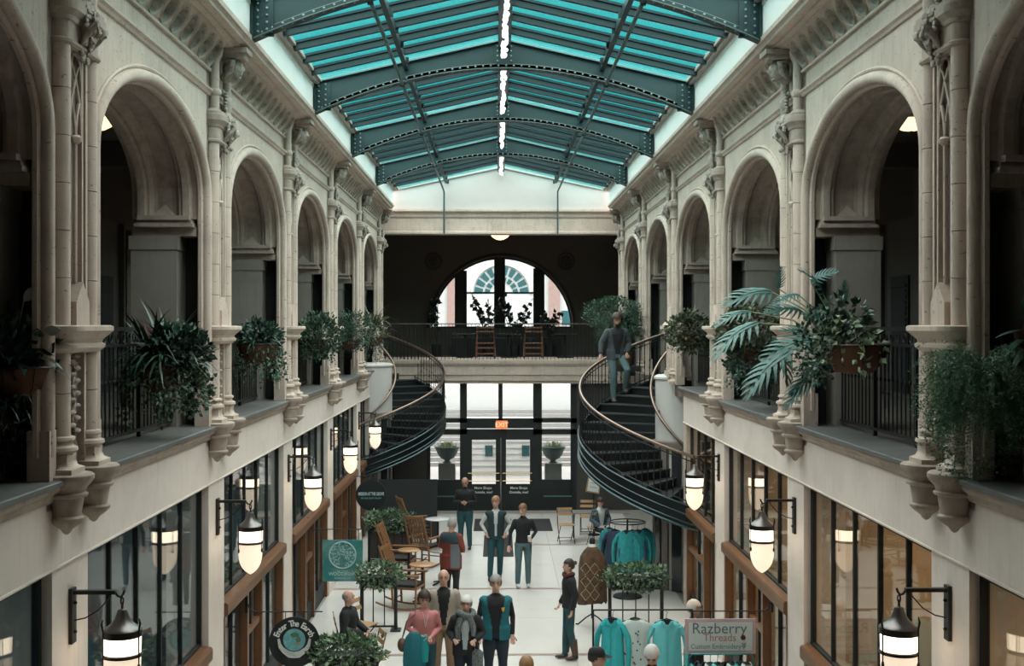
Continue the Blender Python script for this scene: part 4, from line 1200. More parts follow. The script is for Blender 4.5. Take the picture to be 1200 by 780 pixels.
def fern(mb, c, L, n, q, droop=1.6, spread=(.1, 1.2), needle=.035, seg=16, az=None):
    for i in range(n):
        a = q.uniform(0, 2*PI) if az is None else q.uniform(*az); el = q.uniform(*spread)
        d = Vector((math.cos(a)*math.cos(el), math.sin(a)*math.cos(el), math.sin(el))); p = Vector(c)
        l = L*q.uniform(.5, 1); st = l/seg
        for j in range(seg):
            p2 = p+d*st
            mb.add([p, p2, p2+Vector((.002, .002, .002))], [(0, 1, 2)])
            for k in range(3):
                nd = (rdir(q)+d*.6).normalized()*needle*q.uniform(.6, 1.3)*(1-.5*j/seg); sdv = nd.cross(rdir(q)).normalized()*.004
                mb.add([p-sdv, p+sdv, p+nd], [(0, 1, 2)])
            p = p2; d = (d+Vector((0, 0, -droop*st/l*1.0))).normalized()

def basket(root, r=.27, h=.24, z=0):
    MB().lathe([(.02, -h), (r*.5, -h*.95), (r*.82, -h*.6), (r, 0), (r*.96, .01), (r*.9, -.02)], 20, (0, 0, z)).build('coir_liner', COIR, root)
    mb = MB()
    mb.tube([(r*1.02*math.cos(2*PI*i/20), r*1.02*math.sin(2*PI*i/20), z) for i in range(20)], .008, 5, closed=True)
    for i in range(8):
        a = 2*PI*i/8; mb.tube([(r*1.03*math.cos(a), r*1.03*math.sin(a), z), (r*.86*math.cos(a), r*.86*math.sin(a), z-h*.6), (r*.3*math.cos(a), r*.3*math.sin(a), z-h*1.0)], .005, 4)
    mb.build('wire_frame', BLACK, root)
    MB().lathe([(.0, z-.01), (r*.92, z-.02)], 16, cap=False).build('soil', SOIL, root)

def rail_hook(root, s, loc):
    """iron arm from the basket rim back to the balcony rail"""
    dx = XD(s, .39)-loc.x
    MB().bar((0, 0, 0), (dx, 0, 5.38-loc.z), .02, .02).build('hook_arm', BLACK, root)

GB = 'hanging baskets on the balcony railings'
def hang(px, py, Y, s, label, fn, r=.27, h=.24):
    c = at(px, py, Y); root = empty('hanging_basket', c, 0, label, 'hanging basket', GB)
    basket(root, r, h); rail_hook(root, s, c)
    fn(root); return root

def f1(root):
    q = random.Random(21); mb = MB()
    for i in range(150): blade(mb, (q.uniform(-.16, .16), q.uniform(-.12, .12), .05), q.uniform(0, 2*PI), q.uniform(.1, 1.3), q.uniform(.45, .78), .018, q.uniform(.8, 2.2))
    bush(mb, (.16, 0, .16), (.34, .3, .26), 480, .10, q)
    mb.build('foliage', LEAF_D, root)['kind'] = 'stuff'
    mb = MB(); ivy(mb, (0, 0, 0), .32, 60, .66, .065, q); bush(mb, (.25, -.05, -.22), (.30, .2, .30), 460, .065, q)
    mb.build('trailing_ivy', LEAF_M, root)['kind'] = 'stuff'
    mb = MB()
    for i in range(9): blade(mb, (-.1, 0, .1), q.uniform(1.0, 4.2), q.uniform(.9, 1.4), q.uniform(.3, .5), .03, .5)
    mb.build('red_leaves', mat('dark_red_leaf', (.09, .022, .014), .45, island=.4), root)['kind'] = 'stuff'
hang(190, 428, 12.5, -1, 'biggest basket on the left, glossy strap leaves, trailing ivy and a dark red tuft', f1, .29, .27)
def f2(root):
    q = random.Random(22); mb = MB()
    for i in range(130): blade(mb, (q.uniform(-.14, .14), q.uniform(-.14, .14), 0), q.uniform(0, 2*PI), q.uniform(.2, 1.4), q.uniform(.3, .52), .014, q.uniform(.8, 2.4))
    bush(mb, (0, 0, .12), (.36, .3, .22), 350, .08, q)
    mb.build('foliage', LEAF_D, root)['kind'] = 'stuff'
    mb = MB(); ivy(mb, (.05, 0, 0), .27, 40, .7, .055, q); bush(mb, (.25, 0, -.3), (.15, .15, .25), 200, .05, q)
    mb.build('trailing_ivy', LEAF_M, root)['kind'] = 'stuff'
hang(303, 403, 17.4, -1, 'strap-leaved basket on the left hanging in front of the second full arch', f2, .3, .28)
def f3(root):
    q = random.Random(23); mb = MB()
    bush(mb, (.08, 0, .06), (.46, .36, .46), 1600, .07, q, up=.6)
    mb.build('foliage', LEAF_M, root)['kind'] = 'stuff'
    mb = MB(); ivy(mb, (.1, 0, 0), .25, 40, .6, .05, q)
    mb.build('trailing_ivy', LEAF_D, root)['kind'] = 'stuff'
hang(368, 398, 23.0, -1, 'small-leaved bushy basket on the left in front of the third full arch', f3)
def f4(root):
    q = random.Random(24); mb = MB()
    fern(mb, (0, 0, .15), .85, 220, q, 1.4, needle=.05)
    bush(mb, (.1, 0, .2), (.55, .4, .5), 1700, .05, q)
    mb.build('foliage', LEAF_M, root)['kind'] = 'stuff'
    mb = MB(); ivy(mb, (.1, 0, 0), .25, 26, .45, .05, q)
    mb.build('trailing_ivy', LEAF_D, root)['kind'] = 'stuff'
hang(408, 398, 28.2, -1, 'feathery green basket on the left in front of the fourth full arch', f4, .3)
def f5(root):
    q = random.Random(25); mb = MB()
    for i in range(70): blade(mb, (0, 0, .1), q.uniform(0, 2*PI), q.uniform(.5, 1.4), q.uniform(.6, 1.05), .02, q.uniform(1.2, 2.6), 7)
    bush(mb, (-.05, 0, .15), (.45, .36, .45), 900, .06, q)
    mb.build('foliage', LEAF_DRY, root)['kind'] = 'stuff'
    mb = MB(); ivy(mb, (0, 0, 0), .25, 40, .7, .05, q)
    mb.build('trailing_ivy', LEAF_M, root)['kind'] = 'stuff'
hang(437, 395, 30.6, -1, 'farthest basket on the left, yellowish arching fronds beside the stair', f5, .26)
def f6(root):
    q = random.Random(26); mb = MB()
    bush(mb, (0, 0, .05), (.46, .34, .40), 1300, .075, q, up=.1)
    for i in range(60): blade(mb, (0, 0, .1), q.uniform(0, 2*PI), q.uniform(.3, 1.4), q.uniform(.3, .55), .012, 1.6)
    mb.build('foliage', LEAF_DRY, root)['kind'] = 'stuff'
    mb = MB(); ivy(mb, (0, 0, 0), .3, 30, .45, .05, q); mb.build('trailing_ivy', LEAF_D, root)['kind'] = 'stuff'
hang(808, 392, 22.6, 1, 'dusty grey-green bushy basket on the right beside the spiral stair', f6, .25)
def f7(root):
    q = random.Random(27); mb = MB()
    bush(mb, (-.05, 0, .25), (.46, .4, .34), 900, .10, q, up=-.2)
    mb.build('foliage', LEAF_DRY, root)['kind'] = 'stuff'
    mb = MB(); bush(mb, (0, 0, -.15), (.42, .36, .34), 900, .07, q); ivy(mb, (0, 0, 0), .3, 40, .7, .06, q)
    mb.build('trailing_ivy', LEAF_D, root)['kind'] = 'stuff'
hang(884, 408, 16.8, 1, 'dark leafy basket on the right behind the big cut-leaf plant', f7, .3)
def f8(root):
    q = random.Random(28); mb = MB()
    bush(mb, (-.12, 0, .10), (.34, .26, .18), 170, .10, q, up=-.2); ivy(mb, (-.1, 0, .03), .3, 15, .5, .09, q, 15)
    mb.build('variegated_trailer', mat('cream_edged_leaf', (.16, .22, .13), .35, island=.7), root)['kind'] = 'stuff'
    mb = MB(); bush(mb, (-.42, 0, -.05), (.22, .25, .42), 420, .06, q); bush(mb, (-.1, 0, .3), (.25, .2, .2), 120, .09, q)
    mb.build('foliage', LEAF_D, root)['kind'] = 'stuff'
b8 = hang(1003, 404, 12.3, 1, 'wide brown basket on the right with cream-edged trailing leaves', f8, .34, .3)

# split-leaf philodendron: every leaf its own object
def split_leaf_mesh():
    mb = MB(); n = 8; L = 1.0
    def mid(t): return Vector((L*t, 0, .10*math.sin(t*PI)*1.0-.16*t*t))
    for i in range(n):
        t = .06+.9*i/(n-1); c = mid(t); ln = .50*math.sin(PI*(.22+.72*t))**.8
        for sg in (-1, 1):
            ang = R(78-62*t); d = Vector((math.cos(ang), sg*math.sin(ang), .03)); w = .040; sd_ = Vector((-d.y, d.x, 0))
            vs = []; p = c.copy(); m_ = 5
            for j in range(m_+1):
                u = j/m_; ww = w*(1.0 if u < .2 else 1.15*(1-u)**.6+.02)
                vs += [p-sd_*ww, p+sd_*ww]; p = p+d*ln/m_; d = (d+Vector((.10, 0, -.13))).normalized(); sd_ = Vector((-d.y, d.x, 0)).normalized()
            mb.add(vs, [(2*k, 2*k+1, 2*k+3, 2*k+2) for k in range(m_)], 0, True)
    vs = []
    for i in range(11):
        t = i/10; c = mid(t); w = .10*math.sin(PI*min(1, .25+.75*t))*(1-t*.5)
        vs += [c+Vector((0, -w, .012)), c+Vector((0, w, .012))]
    mb.add(vs, [(2*k, 2*k+1, 2*k+3, 2*k+2) for k in range(10)], 0, True)
    mb.tube([mid(i/6)+Vector((0, 0, .018)) for i in range(7)], [.014, .012, .01, .009, .007, .005, .003], 5)
    return mb.mesh('split_leaf', LEAF_PH)
slm = split_leaf_mesh()
ph = empty('split_leaf_philodendron', at(985, 408, 12.9), 0, 'big philodendron with pale teal deeply cut leaves sprawling across the right pier', 'plant')
MB().lathe([(.02, -.26), (.14, -.25), (.18, 0), (.16, .0), (.15, -.03)], 18).build('pot', COIR, ph)
MB().lathe([(.0, -.03), (.15, -.035)], 16, cap=False).build('soil', SOIL, ph)
MB().bar((0, 0, -.02), (XD(1, .39)-ph.location.x, 0, 5.38-ph.location.z), .02, .02).build('hook_arm', BLACK, ph)
# (base px, base py, tip px, tip py, depth, roll)
LV = [(905, 342, 858, 350, 14.0, .2), (912, 338, 915, 318, 13.8, -.3), (888, 378, 842, 408, 13.8, .5), (958, 398, 905, 412, 13.0, .2), (925, 412, 880, 452, 13.2, .4),
      (950, 330, 975, 318, 13.0, .1), (965, 345, 945, 318, 13.0, .6), (940, 365, 905, 362, 13.4, .1), (960, 420, 935, 455, 12.9, -.4), (935, 345, 912, 352, 13.3, .3),
      (975, 385, 950, 368, 12.8, 0), (985, 360, 990, 335, 12.9, .4), (905, 395, 925, 440, 13.5, -.5), (948, 392, 922, 385, 13.1, .1), (955, 440, 925, 468, 13.2, .3), (880, 365, 845, 375, 14.4, .4)]
q = random.Random(5)
for (x0, y0, x1, y1, Y, roll) in LV:
    a = at(x0, y0, Y)-ph.location; b = at(x1, y1, Y-.1)-ph.location
    x = (b-a); L_ = x.length*1.12; x.normalize()
    up = Vector((q.uniform(-.2, .2), -.75, .65)); y = up.cross(x).normalized(); z = x.cross(y)
    M = Matrix((x, y, z)).transposed().to_4x4() @ Matrix.Rotation(roll, 4, 'X')
    o = link('split_leaf', slm, ph); o.matrix_local = Matrix.Translation(a) @ M @ Matrix.Diagonal((L_, L_*.82, L_, 1))
    midp = a*.5+Vector((0, 0, .10))
    MB().tube([(0, 0, -.02), midp, a], [.013, .010, .007], 6).build('leaf_stalk', STEM, ph)
mb = MB(); bush(mb, (-.05, .05, .05), (.2, .2, .25), 120, .12, q); mb.build('inner_foliage', LEAF_D, ph)['kind'] = 'stuff'

# plants cut by the frame edges
c = at(1168, 468, 9.0)
o = empty('asparagus_fern', c, 0, 'fluffy dark asparagus fern hanging at the right edge of the frame', 'fern')
basket(o, .20, .18, .1); rail_hook(o, 1, c); q = random.Random(31); mb = MB()
fern(mb, (-.1, 0, .14), .74, 900, q, 2.7, (-.2, 1.25), .05, 24)
bush(mb, (-.16, -.02, -.22), (.42, .26, .42), 3000, .022, q)
mb.build('fronds', mat('asparagus_green', (.13, .24, .15), .7, island=.4), o)['kind'] = 'stuff'
c = at(1215, 385, 8.9)
o = empty('palm_leaf_plant', c, 0, 'plant with long teal leaves entering at the right frame edge', 'plant')
MB().lathe([(.02, -.2), (.14, -.19), (.17, 0), (.15, 0)], 14).build('pot', COIR, o)
MB().bar((0, 0, -.02), (XD(1, .39)-c.x, 0, 5.38-c.z), .02, .02).build('hook_arm', BLACK, o)
q = random.Random(8)
for i, (x1, y1) in enumerate(((1168, 398), (1186, 372), (1180, 420), (1192, 352), (1190, 440))):
    t = at(x1, y1, 8.8)-c; mb = MB(); az = math.atan2(t.y, t.x); L_ = t.length
    blade(mb, (0, 0, 0), az, math.atan2(t.z, math.hypot(t.x, t.y))+.25, L_*1.05, .045, .5, 7)
    mb.build('leaf', LEAF_PH, o)
c = at(22, 430, 9.1)
o = empty('hanging_basket', c, 0, 'very dark broad-leaved basket cut by the left frame edge', 'hanging basket', GB)
basket(o, .28, .26); rail_hook(o, -1, c); q = random.Random(33); mb = MB()
for i in range(34):
    blade(mb, (q.uniform(-.1, .1), q.uniform(-.1, .1), 0), q.uniform(0, 2*PI), q.uniform(.2, 1.2), q.uniform(.3, .48), .05, 1.6, 6)
bush(mb, (-.05, 0, .1), (.30, .3, .30), 260, .12, q); bush(mb, (-.1, 0, -.35), (.3, .26, .45), 500, .09, q)
mb.build('foliage', mat('blackish_leaf', (.02, .055, .04), .35, island=.5), o)['kind'] = 'stuff'
mb = MB()
for i in range(120): blade(mb, (q.uniform(-.3, .05), q.uniform(-.2, .2), -.3), q.uniform(0, 2*PI), q.uniform(-.2, 1.2), q.uniform(.25, .42), .007, 2.2)
mb.build('grassy_leaves', LEAF_D, o)['kind'] = 'stuff'
for (px, py, a) in ((36, 348, .9), (57, 384, .15)):
    p = at(px-8, py+5, 9.0)-c; mb = MB()
    vs = []
    for i in range(7):
        t = i/6; w_ = .038*math.sin(PI*t)**.8+.001
        x_ = .14*t
        vs += [(p.x+x_*math.cos(a)-w_*math.sin(a)*.9, p.y-.01, p.z+x_*math.sin(a)+w_*math.cos(a)), (p.x+x_*math.cos(a)+w_*math.sin(a)*.9, p.y+.02, p.z+x_*math.sin(a)-w_*math.cos(a))]
    mb.add(vs, [(2*k, 2*k+1, 2*k+3, 2*k+2) for k in range(6)], 0, True)
    mb.tube([(0, 0, 0), (p.x*.6, p.y, p.z*.7), tuple(p)], .005, 5)
    mb.build('white_spathe', mat('grey_white_petal', (.35, .36, .32), .5), o)

# big feathery plant behind the man on the stair
c = at(732, 398, 29.3)
o = empty('feathery_potted_plant', (c.x, c.y, 4.44), 0, 'large feathery green potted plant behind the man on the stair', 'plant')
MB().lathe([(.16, 0), (.2, .02), (.26, .42), (.28, .45), (.25, .45), (.2, .40)], 20).build('pot', COIR, o)
MB().box(-.35, .35, -.35, .35, -.12, 0).build('plinth', BLACKM, o)
q = random.Random(41); mb = MB()
fern(mb, (0, 0, .85), .95, 700, q, 1.5, (.1, 1.35), .08, 18)
bush(mb, (-.28, 0, 1.3), (.75, .4, .42), 3200, .05, q)
mb.build('fronds', LEAF_M, o)['kind'] = 'stuff'
MB().tube([(0, 0, .4), (.03, 0, .8), (0, 0, 1.2)], .03, 6).build('trunk', STEM, o)

# silhouetted plants on the lunette sill
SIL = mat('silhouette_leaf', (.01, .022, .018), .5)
for i, (px, w_, hh, lb) in enumerate(((512, .28, .95, 'thin dark plant at the left end of the half-round window'), (572, .6, 1.0, 'dark broad-leaved plant left of the middle post of the half-round window'),
                                      (603, .62, 1.0, 'dark broad-leaved plant right of the middle post of the half-round window'), (645, .45, .5, 'low dark plant at the right end of the half-round window'))):
    c = at(px, 383, YB-.7)
    o = empty('window_plant', (c.x, c.y, 4.44), 0, lb, 'plant', 'plants before the half-round window'); q = random.Random(50+i)
    MB().lathe([(.14, 0), (.18, .4), (.16, .4), (.14, .35)], 14).build('pot', BLACKM, o)
    mb = MB()
    for j in range(7):
        a = q.uniform(0, 2*PI); tx, ty = w_*.8*math.cos(a), .25*math.sin(a); tz = .95+hh*q.uniform(.35, 1)
        mb.tube([(0, 0, .36), (tx*.3, ty*.3, .9), (tx, ty, tz)], .012, 5)
        for k in range(16):
            t = q.uniform(.45, 1.05); p = Vector((tx*(.3+.7*t)*t, ty*t, .5+(tz-.5)*t))
            leafq(mb, p, rdir(q)+Vector((0, 0, .2)), rdir(q), .17, .07)
    mb.build('stems_and_leaves', SIL, o)['kind'] = 'stuff'
c = at(590, 384, YB-.35)
o = MB().box(-1.7, 1.9, -.2, .2, 0, .6).build('window_bench', BLACKM, None, (c.x, c.y, 4.44)); tag(o, 'long low black bench under the half-round window', 'bench')

# ------------------------------------------------------------------ planter boxes with variegated hedge on iron stands
def planter(px, py, Y, w, label, panel=None):
    c = at(px, py, Y); H = c.z
    o = empty('planter_box', (c.x, c.y, 0), 0, label, 'planter', 'planters on black iron stands')
    MB().box(-w/2, w/2, -.14, .14, H-.22, H-.04).build('trough', BLACKM, o)
    for sx in (-1, 1):
        MB().box(sx*w/2-.03, sx*w/2+.03, -.03, .03, 0, H-.2).build('post', BLACK, o)
        MB().box(sx*w/2-.09, sx*w/2+.09, -.12, .12, 0, .025).build('foot', BLACK, o)
    MB().box(-w/2, w/2, -.015, .015, .06, .09).build('lower_rail', BLACK, o)
    nb = max(3, int(w/.19)); me = MB().box(-.01, .01, -.01, .01, .09, H-.2).mesh('iron_bar', BLACK)
    for i in range(1, nb): link('iron_bar', me, o, (-w/2+w*i/nb, 0, 0))
    if panel: MB().box(-w/2+.03, w/2-.03, .02, .03, .1, H-.24).build('panel', panel, o)
    q = random.Random(int(px)); mb = MB()
    bush(mb, (0, 0, H-.02), (w/2+.14, .30, .24), int(1500*w), .078, q, up=.1); ivy(mb, (0, 0, H-.02), .26, int(14*w), .3, .06, q)
    mb.build('hedge', LEAF_VAR, o)['kind'] = 'stuff'
    return o
planter(405, 762, 16.4, .80, 'nearest leafy planter, beside the round black sign')
planter(444, 672, 21.3, .60, 'leafy planter on bars behind the square teal sign')
planter(457, 609, 27.4, .95, 'leafy planter farthest back on the left, before the tilted chairs', mat('dark_slats', (.06, .05, .045), .7, var=.5, vscale=20))
planter(745, 674, 21.1, .92, 'leafy planter on the right between the jackets and the shirts')
# ------------------------------------------------------------------ furniture
def rocker_meshes():
    """rocking chair facing -y"""
    o = {}
    mb = MB().tube([(0, -.45+.1*i, .03+.045*((i-4.5)/4.5)**2*1.6) for i in range(11)], .02, 6, flat=1)
    o['rocker'] = mb.mesh('rocker', WOODL)
    o['front_leg'] = MB().tube([(0, 0, .04), (0, 0, .66)], .022, 8).mesh('front_leg', WOODL)
    o['back_post'] = MB().tube([(0, .0, .05), (0, .02, .45), (0, .16, .85), (0, .30, 1.22)], [.022, .026, .026, .022], 8).mesh('back_post', WOODL)
    o['arm'] = MB().box(-.045, .045, -.32, .26, .655, .685).mesh('armrest', WOODL)
    o['slat'] = MB().obox((0, .23, .86), (.045, .012, .62), (R(-20), 0, 0)).mesh('back_slat', WOODL)
    mb = MB()
    for z, y in ((.56, .09), (1.14, .29)): mb.obox((0, y, z), (.50, .02, .08), (R(-20), 0, 0))
    o['rail'] = mb
    o['seat'] = MB().box(-.25, .25, -.27, .22, .40, .44).mesh('seat', WOODL)
    o['cushion'] = MB().box(-.23, .23, -.25, .19, .44, .49).mesh('cushion', mat('black_cushion', (.015, .015, .016), .8))
    return o
RM = rocker_meshes()
def rocking_chair(x, y, rz, label):
    r = empty('rocking_chair', (x, y, 0), rz, label, 'chair', 'oak rocking chairs on the left')
    for s in (-1, 1):
        link('rocker', RM['rocker'], r, (s*.25, 0, 0)); link('front_leg', RM['front_leg'], r, (s*.25, -.26, 0))
        link('back_post', RM['back_post'], r, (s*.25, .2-.0, 0)); link('armrest', RM['arm'], r, (s*.27, 0, 0))
    for i in range(6): link('back_slat', RM['slat'], r, (-.18+.072*i, .1, 0))
    for z, y_ in ((.50, .23), (1.16, .46)):
        MB().obox((0, y_, z), (.50, .022, .07), (R(-20), 0, 0)).build('back_rail', WOODL, r)
    for y_, z in ((-.26, .2), (-.26, .3), (.2, .2)): MB().cyl((-.25, y_, z), (.25, y_, z), .013, n=6).build('stretcher', WOODL, r)
    link('seat', RM['seat'], r); link('cushion', RM['cushion'], r)
    return r
rocking_chair(-1.72, 23.0, R(75), 'nearest rocking chair, side on, beside the couple in beige and pink')
rocking_chair(-1.62, 27.0, R(150), 'rocking chair with its back to the camera behind the round tables')
rocking_chair(-2.05, 25.6, R(80), 'rocking chair behind the second leafy planter, only its back post showing')
rocking_chair(-1.95, 29.6, R(110), 'farthest rocking chair, dark, under the left spiral stair')

def pedestal_table(x, y, r, z, top, label):
    t = empty('round_table', (x, y, 0), 0, label, 'table', 'small round pedestal tables on the left')
    MB().lathe([(r-.01, z-.03), (r, z-.022), (r, z-.008), (r-.01, z)], 28).build('table_top', top, t)
    MB().cyl((0, 0, .03), (0, 0, z-.03), .03, n=10).build('column', BLACK, t)
    for i in range(4):
        a = PI/4+i*PI/2; MB().bar((0, 0, .08), (.24*math.cos(a), .24*math.sin(a), .02), .035, .025).build('leg', BLACK, t)
WT = mat('amber_table_top', (.42, .22, .10), .3, var=.4, vscale=10); GT = mat('grey_table_top', (.22, .2, .19), .25); PT = mat('pale_table_top', (.6, .62, .62), .2)
c = at(495, 661, 23.6); pedestal_table(c.x, c.y, .26, .73, WT, 'amber round table nearest the camera, by the nearest rocking chair')
c = at(479, 643, 25.2); pedestal_table(c.x, c.y, .23, .72, WT, 'amber round table left of the grey one')
c = at(503, 648, 24.9); pedestal_table(c.x+.25, c.y+.2, .26, .72, GT, 'grey-brown round table between the amber ones')
c = at(513, 607, 29.2); pedestal_table(c.x, c.y, .30, .73, PT, 'pale round table behind the person in red')

def bistro_chair(x, y, rz, label, grp='folding bistro chairs'):
    r = empty('bistro_chair', (x, y, 0), rz, label, 'chair', grp)
    for s in (-1, 1):
        MB().tube([(s*.19, -.2, 0), (s*.19, .1, .45), (s*.19, .2, .86)], .010, 6).build('long_leg', BLACK, r)
        MB().tube([(s*.17, .22, 0), (s*.17, -.18, .45)], .010, 6).build('cross_leg', BLACK, r)
    for z, y_ in ((.08, -.15), (.1, .17)): MB().cyl((-.19, y_, z), (.19, y_, z), .007, n=5).build('stay', BLACK, r)
    for i in range(5): MB().box(-.2, .2, -.19+.08*i, -.12+.08*i, .45, .465).build('seat_slat', WOODS, r)
    for z, y_ in ((.70, .16), (.82, .19)): MB().obox((0, y_, z), (.40, .015, .07), (R(-15), 0, 0)).build('back_slat', WOODS, r)
    return r
c = at(664, 630, 29.6); bistro_chair(c.x, 29.9, R(8), 'folding slatted bistro chair standing alone before the entrance on the right')
c = at(690, 630, 30.8); bistro_chair(c.x, 31.2, R(-5), 'folding slatted bistro chair behind the seated woman')
bistro_chair(at(700, 630, 29.4).x, 29.5, R(200), 'folding bistro chair in which the woman sits')
bistro_chair(at(437, 760, 18.3).x, 17.9, R(-70), 'folding bistro chair side on at the bottom left, beside the nearest planter')
bistro_chair(at(424, 720, 19.9).x, 19.9, R(60), 'folding bistro chair partly behind the man in black')
bistro_chair(at(405, 720, 18.9).x, 18.95, R(100), 'folding bistro chair in which the man in black sits')
t = empty('bistro_table', (at(684, 600, 30.3).x, 30.3, 0), 0, 'small grey square table between the bistro chairs', 'table')
MB().box(-.32, .32, -.3, .3, .70, .72).build('table_top', GT, t)
for s in (-1, 1):
    MB().bar((s*.25, -.25, 0), (s*.25, .25, .7), .02, .02).build('leg', BLACK, t); MB().bar((s*.25, .25, 0), (s*.25, -.25, .7), .02, .02).build('leg', BLACK, t)
GWOOD = mat('dim_gallery_wood', (.16, .075, .04), .5)
# gallery tables and chairs seen through the railing
for px, lb in ((569, 'wooden folding chair in the end gallery left of centre, seen through the railing'), (625, 'wooden folding chair in the end gallery right of centre, seen through the railing')):
    c = at(px, 400, 36.6); r = empty('gallery_chair', (c.x, c.y, 4.44), 0, lb, 'chair', 'wooden chairs in the end gallery')
    for s in (-1, 1):
        MB().bar((s*.3, 0, 0), (s*.24, .1, 1.0), .035, .03).build('side_post', GWOOD, r); MB().bar((s*.26, .3, 0), (s*.26, .0, .5), .03, .03).build('back_leg', GWOOD, r)
    MB().box(-.28, .28, -.02, .35, .45, .48).build('seat', WOODL, r)
    for z in (.12, .30, .8, .92): MB().box(-.28, .28, -.01, .02, z, z+.045).build('rung', GWOOD, r)
for px, lb in ((596, 'dark square table between the chairs of the end gallery'), (545, 'dark square table at the left of the end gallery'), (662, 'dark square table at the right of the end gallery')):
    c = at(px, 400, 37.3); r = empty('gallery_table', (c.x, c.y, 4.44), 0, lb, 'table', 'dark tables in the end gallery')
    MB().box(-.4, .4, -.4, .4, .72, .75).build('table_top', BLACKM, r); MB().cyl((0, 0, 0), (0, 0, .72), .04, n=8).build('column', BLACKM, r); MB().box(-.25, .25, -.25, .25, 0, .03).build('base', BLACKM, r)

# ------------------------------------------------------------------ mats
for (x0, x1, y0, y1, lb) in ((566, 602, 627, 652, 'black rubber floor mat behind the two walking men'), (618, 648, 608, 622, 'black entrance mat in front of the doors on the right'), (555, 600, 608, 622, 'black entrance mat in front of the doors on the left')):
    Ya = 7560/(y1-383); Yb_ = 7560/(y0-383)
    o = MB().box(at(x0, y1, Ya).x, at(x1, y1, Ya).x, Ya, Yb_, 0, .012).build('floor_mat', mat('black_rubber', (.02, .02, .022), .8)); tag(o, lb, 'mat', 'black floor mats')
o = empty('a_frame_board', at(478, 590, 30.6)*1, 0, 'dark panel standing for the shade under the left spiral stair', 'board'); o.location.z = 0  # dark sheet put in where only shade lies below the flight
MB().obox((0, 0, .75), (1.5, .05, 1.5), (R(-6), 0, 0)).build('panel', BLACKM, o)
MB().box(-.6, .6, .1, .5, 0, .05).build('base', BLACKM, o)

# ------------------------------------------------------------------ hanging signs
def sign_arm(root, s, dx, top, xin, drops):
    """horizontal rod from the wall with droppers; local coordinates"""
    mb = MB().tube([(dx, 0, top+.14), (dx-s*.05, 0, top+.03), (dx-s*.12, 0, top), (xin, 0, top)], .009, 6); mb.build('bracket_rod', BLACK, root)
    MB().obox((dx, 0, top+.1), (.03, .06, .22)).build('bracket_plate', BLACK, root)
    for x, z in drops: MB().cyl((x, 0, z), (x, 0, top), .006, n=5).build('dropper', BLACK, root)
TEXTW = mat('sign_white', (.75, .80, .78), .5); TEXTT = mat('sign_pale_teal', (.42, .62, .62), .5)
# round black sign: Enter The Earth
Y = 16.3; c = at(345, 752, Y); r_ = 29.5*Y/F
o = empty('round_shop_sign', c, 0, 'round black sign reading Enter The Earth with hands holding a blue globe', 'sign')
M90 = Matrix.Rotation(R(90), 3, 'X')
MB().lathe([(r_, -.012), (r_, .012)], 56, axis=M90).build('sign_board', BLACKM, o)
MB().lathe([(r_*.44, .012), (r_*.44, .016)], 36, (0, 0, r_*.10), axis=M90).build('globe', mat('globe_blue', (.10, .36, .40), .5, var=.8, vscale=14, c2=(.32, .52, .52)), o)
for (gx, gz, w1, h1, cl) in ((.02, .3, .15, .10, (.05, .16, .10)), (.16, .12, .10, .13, (.10, .18, .12)), (.13, -.06, .09, .06, (.30, .26, .14))):
    pts = [(r_*(gx+w1*math.cos(2*PI*i/14)*(1+.25*math.sin(3*i))), r_*(gz+h1*math.sin(2*PI*i/14)*(1+.2*math.cos(2*i)))) for i in range(14)]
    MB().prism(pts, lambda u, v, a: (u, a, v), -.019, -.016).build('land_shape', mat('land_%d' % int(gx*100), cl, .6), o)
# cupped hands
HM = mat('sign_hands', (.62, .66, .64), .6, var=.5, vscale=30, c2=(.35, .42, .42))
for s in (-1, 1):
    pts = [(0, -.62), (s*.22, -.60), (s*.45, -.42), (s*.62, -.2), (s*.66, .12), (s*.58, .16), (s*.52, -.06), (s*.42, -.20), (s*.20, -.34), (0, -.38)]
    MB().prism([(r_*a*1.0, r_*b) for a, b in pts], lambda u, v, a: (u, a, v), -.022, -.012).build('painted_hand', HM, o)
for i in range(3): MB().bar((-r_*.45+.03*i, -.0225, -r_*(.30+.07*i)), (r_*.1, -.0225, -r_*(.52+.03*i)), .006, .001).build('hand_line', mat('sign_hand_line', (.2, .3, .3), .6), o)
word = 'Enter The Earth'
for i, ch in enumerate(word):
    if ch == ' ': continue
    a = R(150-120*(i/(len(word)-1))); rr_ = r_*.74
    if i < 6: a = R(158-12.5*i)
    elif i < 10: a = R(158-12.5*i+1)
    else: a = R(158-9.7*i-9)
    a = R(157-134*i/(len(word)-1))
    t = link('letter', text_mesh(ch, r_*.34, TEXTW, .001, bold=.003, xs=.9), o, (rr_*math.cos(a), -.014, rr_*math.sin(a)), (0, -(a-PI/2), 0))

sign_arm(o, -1, -(3.4+c.x)+.0 if False else (-3.4-c.x), r_+.07, at(378, 716, Y).x-c.x, [(-.12, r_*.95), (.12, r_*.95)])
